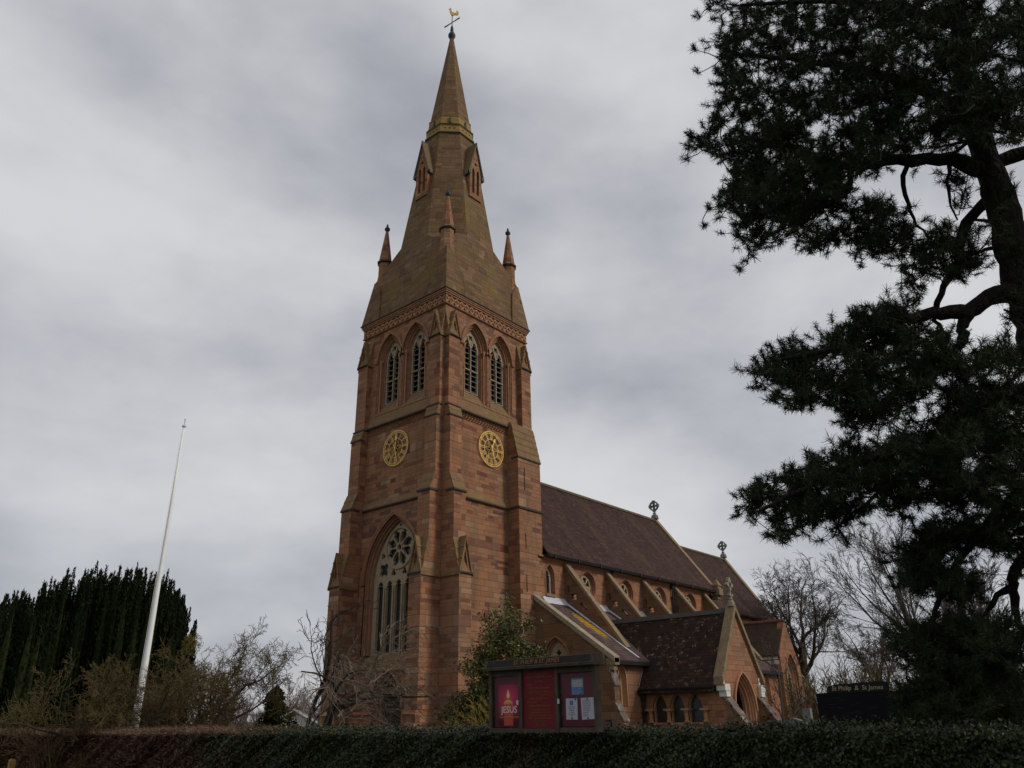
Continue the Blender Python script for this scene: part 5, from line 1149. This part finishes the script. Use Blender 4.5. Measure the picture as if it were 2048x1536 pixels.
def limb(pts, r):
    P_ = [at(*q) for q in pts]; Q = []
    for i in range(len(P_)-1):
        p0 = P_[max(i-1, 0)]; p1 = P_[i]; p2 = P_[i+1]; p3 = P_[min(i+2, len(P_)-1)]
        for k in range(4):
            t = k/4; Q.append(.5*((2*p1) + (p2-p0)*t + (2*p0-5*p1+4*p2-p3)*t*t + (3*p1-p0-3*p2+p3)*t**3))
    Q.append(P_[-1]); n = len(Q); Q = [q + Vector((rng.gauss(0, .016), rng.gauss(0, .016), rng.gauss(0, .016))) if 0 < i < n-1 else q for i, q in enumerate(Q)]; mb.tube(Q, [max(.012, r*(1-.82*i/(n-1))*rng.uniform(.9, 1.12)) for i in range(n)], 8); limbs.extend(Q)
limb([(1985, 350), (1900, 318, -.3), (1800, 318, -.5), (1700, 332, -.8), (1600, 300, -1.0), (1480, 270, -1.2)], .12)
limb([(1700, 332, -.8), (1685, 395, -.9), (1600, 420, -1), (1480, 430, -1.1)], .05)
limb([(1812, 320, -.5), (1812, 390, -.6), (1835, 450, -.6), (1870, 500, -.6)], .04)
limb([(1900, 320, -.3), (1898, 380, -.3), (1915, 440, -.3)], .035)
limb([(1975, 400, .1), (1930, 450, .2), (1915, 520, .1), (1880, 590, 0), (1872, 640, 0), (1900, 680, 0)], .085)
limb([(2050, 590), (1990, 590, -.3), (1935, 622, -.5), (1865, 627, -.7), (1790, 650, -.9), (1690, 690, -1.1), (1560, 720, -1.3)], .13)
limb([(1935, 622, -.5), (1925, 660, -.5), (1915, 700, -.5), (1800, 740, -.8), (1650, 780, -1.1)], .085)
limb([(2090, 760, .2), (2000, 800, -.2), (1900, 860, -.5), (1780, 900, -.9), (1640, 960, -1.2), (1520, 1020, -1.5)], .12)
limb([(2000, 800, -.2), (1930, 830, -.4), (1860, 900, -.6), (1750, 990, -.9), (1680, 1050, -1.1)], .06)
limb([(2150, 950, .3), (2050, 980, .2), (1960, 1060, 0), (1900, 1150, -.2), (1850, 1290, -.3)], .10)
limb([(2150, 1000, .5), (2040, 1120, .4), (2025, 1180, .4), (1995, 1190, .3), (1960, 1250, .3)], .09)
limb([(2025, 1180, .4), (2040, 1250, .4), (2060, 1300, .4)], .06)
limb([(1940, 220), (1850, 180, -.4), (1720, 140, -.8), (1580, 120, -1.1), (1450, 110, -1.3)], .11)
limb([(1915, 40), (1800, 20, -.5), (1650, 0, -.9), (1480, 10, -1.2)], .10)
limb([(1900, -100), (1780, -140, .6), (1600, -120, .9), (1450, -60, .6)], .1)
limb([(1960, 260), (2030, 200, .8), (2100, 180, 1.2)], .09); limb([(1930, 120), (2020, 60, .8), (2120, 20, 1.2)], .09)
limb([(1985, 330), (2080, 300, .4), (2200, 270, .7), (2400, 260, .9)], .11); limb([(2060, 640), (2160, 640, .4), (2300, 680, .8), (2480, 740, 1.1)], .12); limb([(1890, -250), (1800, -300, -.3), (1650, -280, -.6)], .07); limb([(1885, -330), (2000, -300, .4), (2150, -200, .8)], .08); limb([(2150, 950), (2260, 960, .6), (2420, 1020, 1.0)], .09)
def inpoly(x, y, poly):
    c = False; j = len(poly)-1
    for i in range(len(poly)):
        if (poly[i][1] > y) != (poly[j][1] > y) and x < (poly[j][0]-poly[i][0])*(y-poly[i][1])/(poly[j][1]-poly[i][1]) + poly[i][0]: c = not c
        j = i
    return c
regions = [  # bearing outline of a bough, spread in depth, offset, number of shoots
    ([(1408, -10), (1440, 60), (1432, 110), (1380, 95), (1440, 170), (1390, 270), (1365, 300), (1430, 320), (1440, 370), (1400, 435), (1470, 430), (1480, 535), (1540, 490), (1640, 440), (1700, 380), (1800, 320), (1960, 300), (2060, 280), (2110, -10)], 1.3, -.7, 3700, 44),
    ([(1470, 330), (1480, 535), (1560, 500), (1650, 495), (1700, 380), (1690, 300)], 1.0, -.9, 420, 36),
    ([(1650, 370), (1640, 490), (1710, 515), (1790, 520), (1800, 590), (1860, 560), (1960, 560), (1965, 480), (1900, 440), (1850, 480), (1780, 400)], .9, -.5, 560, 38),
    ([(1880, 330), (1960, 330), (1950, 440), (1900, 420)], .5, -.2, 36, 30),
    ([(1505, 740), (1555, 688), (1610, 690), (1690, 645), (1780, 600), (1850, 590), (1870, 625), (1910, 690), (2060, 690), (2060, 750), (1980, 745), (1880, 770), (1800, 830), (1740, 850), (1680, 820), (1640, 800), (1585, 835), (1550, 780), (1510, 765)], .9, -.8, 1150, 44),
    ([(1690, 800), (1700, 870), (1780, 860), (1830, 800), (1800, 770)], .6, -.7, 90, 36),
    ([(1468, 1018), (1520, 955), (1560, 950), (1610, 905), (1690, 890), (1760, 885), (1830, 835), (1920, 810), (2060, 830), (2060, 1060), (1960, 1010), (1900, 1050), (1860, 990), (1800, 1050), (1740, 1000), (1690, 1080), (1650, 1040), (1600, 1070), (1530, 1075), (1510, 1030)], .9, -.7, 1500, 44),
    ([(1850, 750), (1960, 770), (2060, 760), (2060, 840), (1900, 830)], .8, -.1, 240, 38),
    ([(1830, 1060), (1900, 1040), (2060, 1050), (2060, 1110), (1930, 1090), (1900, 1120), (1960, 1180), (1920, 1230), (1880, 1180), (1820, 1190), (1800, 1120)], .8, 0, 560, 44),
    ([(1800, 1270), (1850, 1230), (1950, 1240), (2060, 1250), (2070, 1470), (1830, 1470), (1800, 1400), (1825, 1340), (1785, 1300)], .8, .2, 1150, 44),
    ([(1950, 320), (2030, 330), (2060, 640), (2010, 660), (1975, 480)], .5, -.75, 60, 30),
    ([(1480, -30), (1560, -260), (1750, -430), (1950, -470), (2120, -330), (2260, -80), (2240, -20)], 1.2, -.1, 1300, 40),
    ([(2062, 150), (2300, 110), (2480, 230), (2430, 420), (2180, 430), (2075, 380)], .9, .7, 800, 40),
    ([(2080, 600), (2300, 600), (2540, 700), (2520, 860), (2300, 880), (2110, 800)], .9, .8, 700, 40),
    ([(2190, 900), (2400, 920), (2500, 1040), (2380, 1140), (2210, 1090)], .8, .8, 420, 40),
    ([(1960, 1110), (2060, 1100), (2060, 1160), (2000, 1160)], .6, .2, 22, 18)]
import numpy as np
rng = random.Random(77); tw = mb
brushes = []
def shoot(p, ax, n, l): brushes.append((p[:], ax[:], n, l))      # a rounded brush of thin needles round the end of a twig
sprays = []
for poly, sp, off, n, nn in regions:
    xs = [p[0] for p in poly]; ys = [p[1] for p in poly]; c = 0
    while c < n:
        cx_, cy_ = rng.uniform(min(xs), max(xs)), rng.uniform(min(ys), max(ys))
        if not all(inpoly(cx_ + a_, cy_ + b_, poly) for a_, b_ in ((0, 0), (10, 0), (-10, 0), (0, 9), (0, -9))): continue
        k = rng.randint(3, 6); c += k; sprays.append((at(cx_, cy_, off + rng.gauss(0, sp*.55)), k, nn))
for px, py in ((1386, 100), (1372, 272), (1366, 318), (1400, 445), (1392, 148), (1412, 418), (1466, 1022), (1512, 958), (1535, 990), (1503, 745), (1507, 768), (1560, 690), (1395, 35), (1418, 12), (1625, 912), (1690, 1085), (1560, 1075), (1505, 1040), (1475, 540), (1470, 470), (1720, 525), (1640, 500), (1830, 600), (1808, 1125), (1790, 1290)):
    sprays.append((at(px + 4, py, -.9), 2, 44))
# join every spray to the nearest limb or to a spray already joined
nodes = np.array([q[:] for q in limbs]); pos = np.array([q[0][:] for q in sprays])
d0 = np.sqrt(((pos[:, None, :] - nodes[None, :, :])**2).sum(2)); near = d0.argmin(1); best = d0.min(1); frm = [Vector(nodes[i]) for i in near]; todo = np.ones(len(sprays), bool)
while todo.any():
    i = int(np.where(todo, best, 1e9).argmin()); todo[i] = False; ctr, k, nn = sprays[i]; src = frm[i]; ln = (ctr-src).length
    md = src.lerp(ctr, .5) + Vector((rng.gauss(0, .06), rng.gauss(0, .06), rng.gauss(-.03, .05)))*min(1, ln/.4)
    if ln < 1.2: tw.tube([src, md, ctr], [.006 + .007*min(1, ln), .008, .006], 4)
    for q in range(k):
        dv_ = Vector((rng.gauss(0, .12), rng.gauss(0, .12), rng.gauss(.02, .085))) if k > 2 else Vector((rng.gauss(0, .03), rng.gauss(0, .03), rng.gauss(0, .03))); p = ctr + dv_
        tw.tube([ctr, ctr + dv_*.6 + Vector((0, 0, -.015)), p], [.006, .005, .004], 3)
        ax = (dv_ + (ctr-src)*.15 + Vector((0, 0, .10))).normalized(); shoot(p, ax, int(nn*rng.uniform(1.3, 2.3)), rng.uniform(.075, .125))
    dn = np.sqrt(((pos - np.array(ctr[:]))**2).sum(1)); up_ = todo & (dn < best)
    for j in np.nonzero(up_)[0]: best[j] = dn[j]; frm[j] = ctr
# broken stubs on the trunk
for k in range(14):
    t = rng.uniform(2, 8.5); i = int(t); p = trunk[i].lerp(trunk[i+1], t-i); a = rng.uniform(0, 6.28); d = Vector((math.cos(a), math.sin(a), rng.uniform(-.2, .4)))
    tw.tube([p, p + d*.3, p + d*rng.uniform(.4, .75) + Vector((0, 0, -.06))], [.035, .026, .014], 6)
o = mb.build('trunk', bark_pine, pine, True)
rs_ = np.random.default_rng(8); cnt = np.array([b[2] for b in brushes]); bp = np.repeat(np.array([b[0] for b in brushes]), cnt, 0); ba = np.repeat(np.array([b[1] for b in brushes]), cnt, 0); bl = np.repeat(np.array([b[3] for b in brushes]), cnt)
N = len(bp); unit = lambda a: a/np.linalg.norm(a, axis=1, keepdims=True)
base = bp + ba*((rs_.random((N, 1)) - .65)*.13); dr_ = unit(unit(rs_.normal(size=(N, 3))) + ba*rs_.uniform(-.1, .9, (N, 1))); sd_ = unit(np.cross(dr_, rs_.normal(size=(N, 3))))*.0034; ln_ = (bl*rs_.uniform(.5, 1.05, N))[:, None]
V = np.stack([base - sd_, base + sd_, base + dr_*ln_ + sd_*.5, base + dr_*ln_ - sd_*.5], 1).reshape(-1, 3)
me = bpy.data.meshes.new('crown'); me.vertices.add(4*N); me.vertices.foreach_set('co', V.ravel().astype(np.float32)); me.loops.add(4*N); me.loops.foreach_set('vertex_index', np.arange(4*N, dtype=np.int32)); me.polygons.add(N); me.polygons.foreach_set('loop_start', np.arange(0, 4*N, 4, dtype=np.int32)); me.materials.append(pine_leaf); me.update(); me.validate()
o = bpy.data.objects.new('crown', me); col.objects.link(o); o.parent = pine
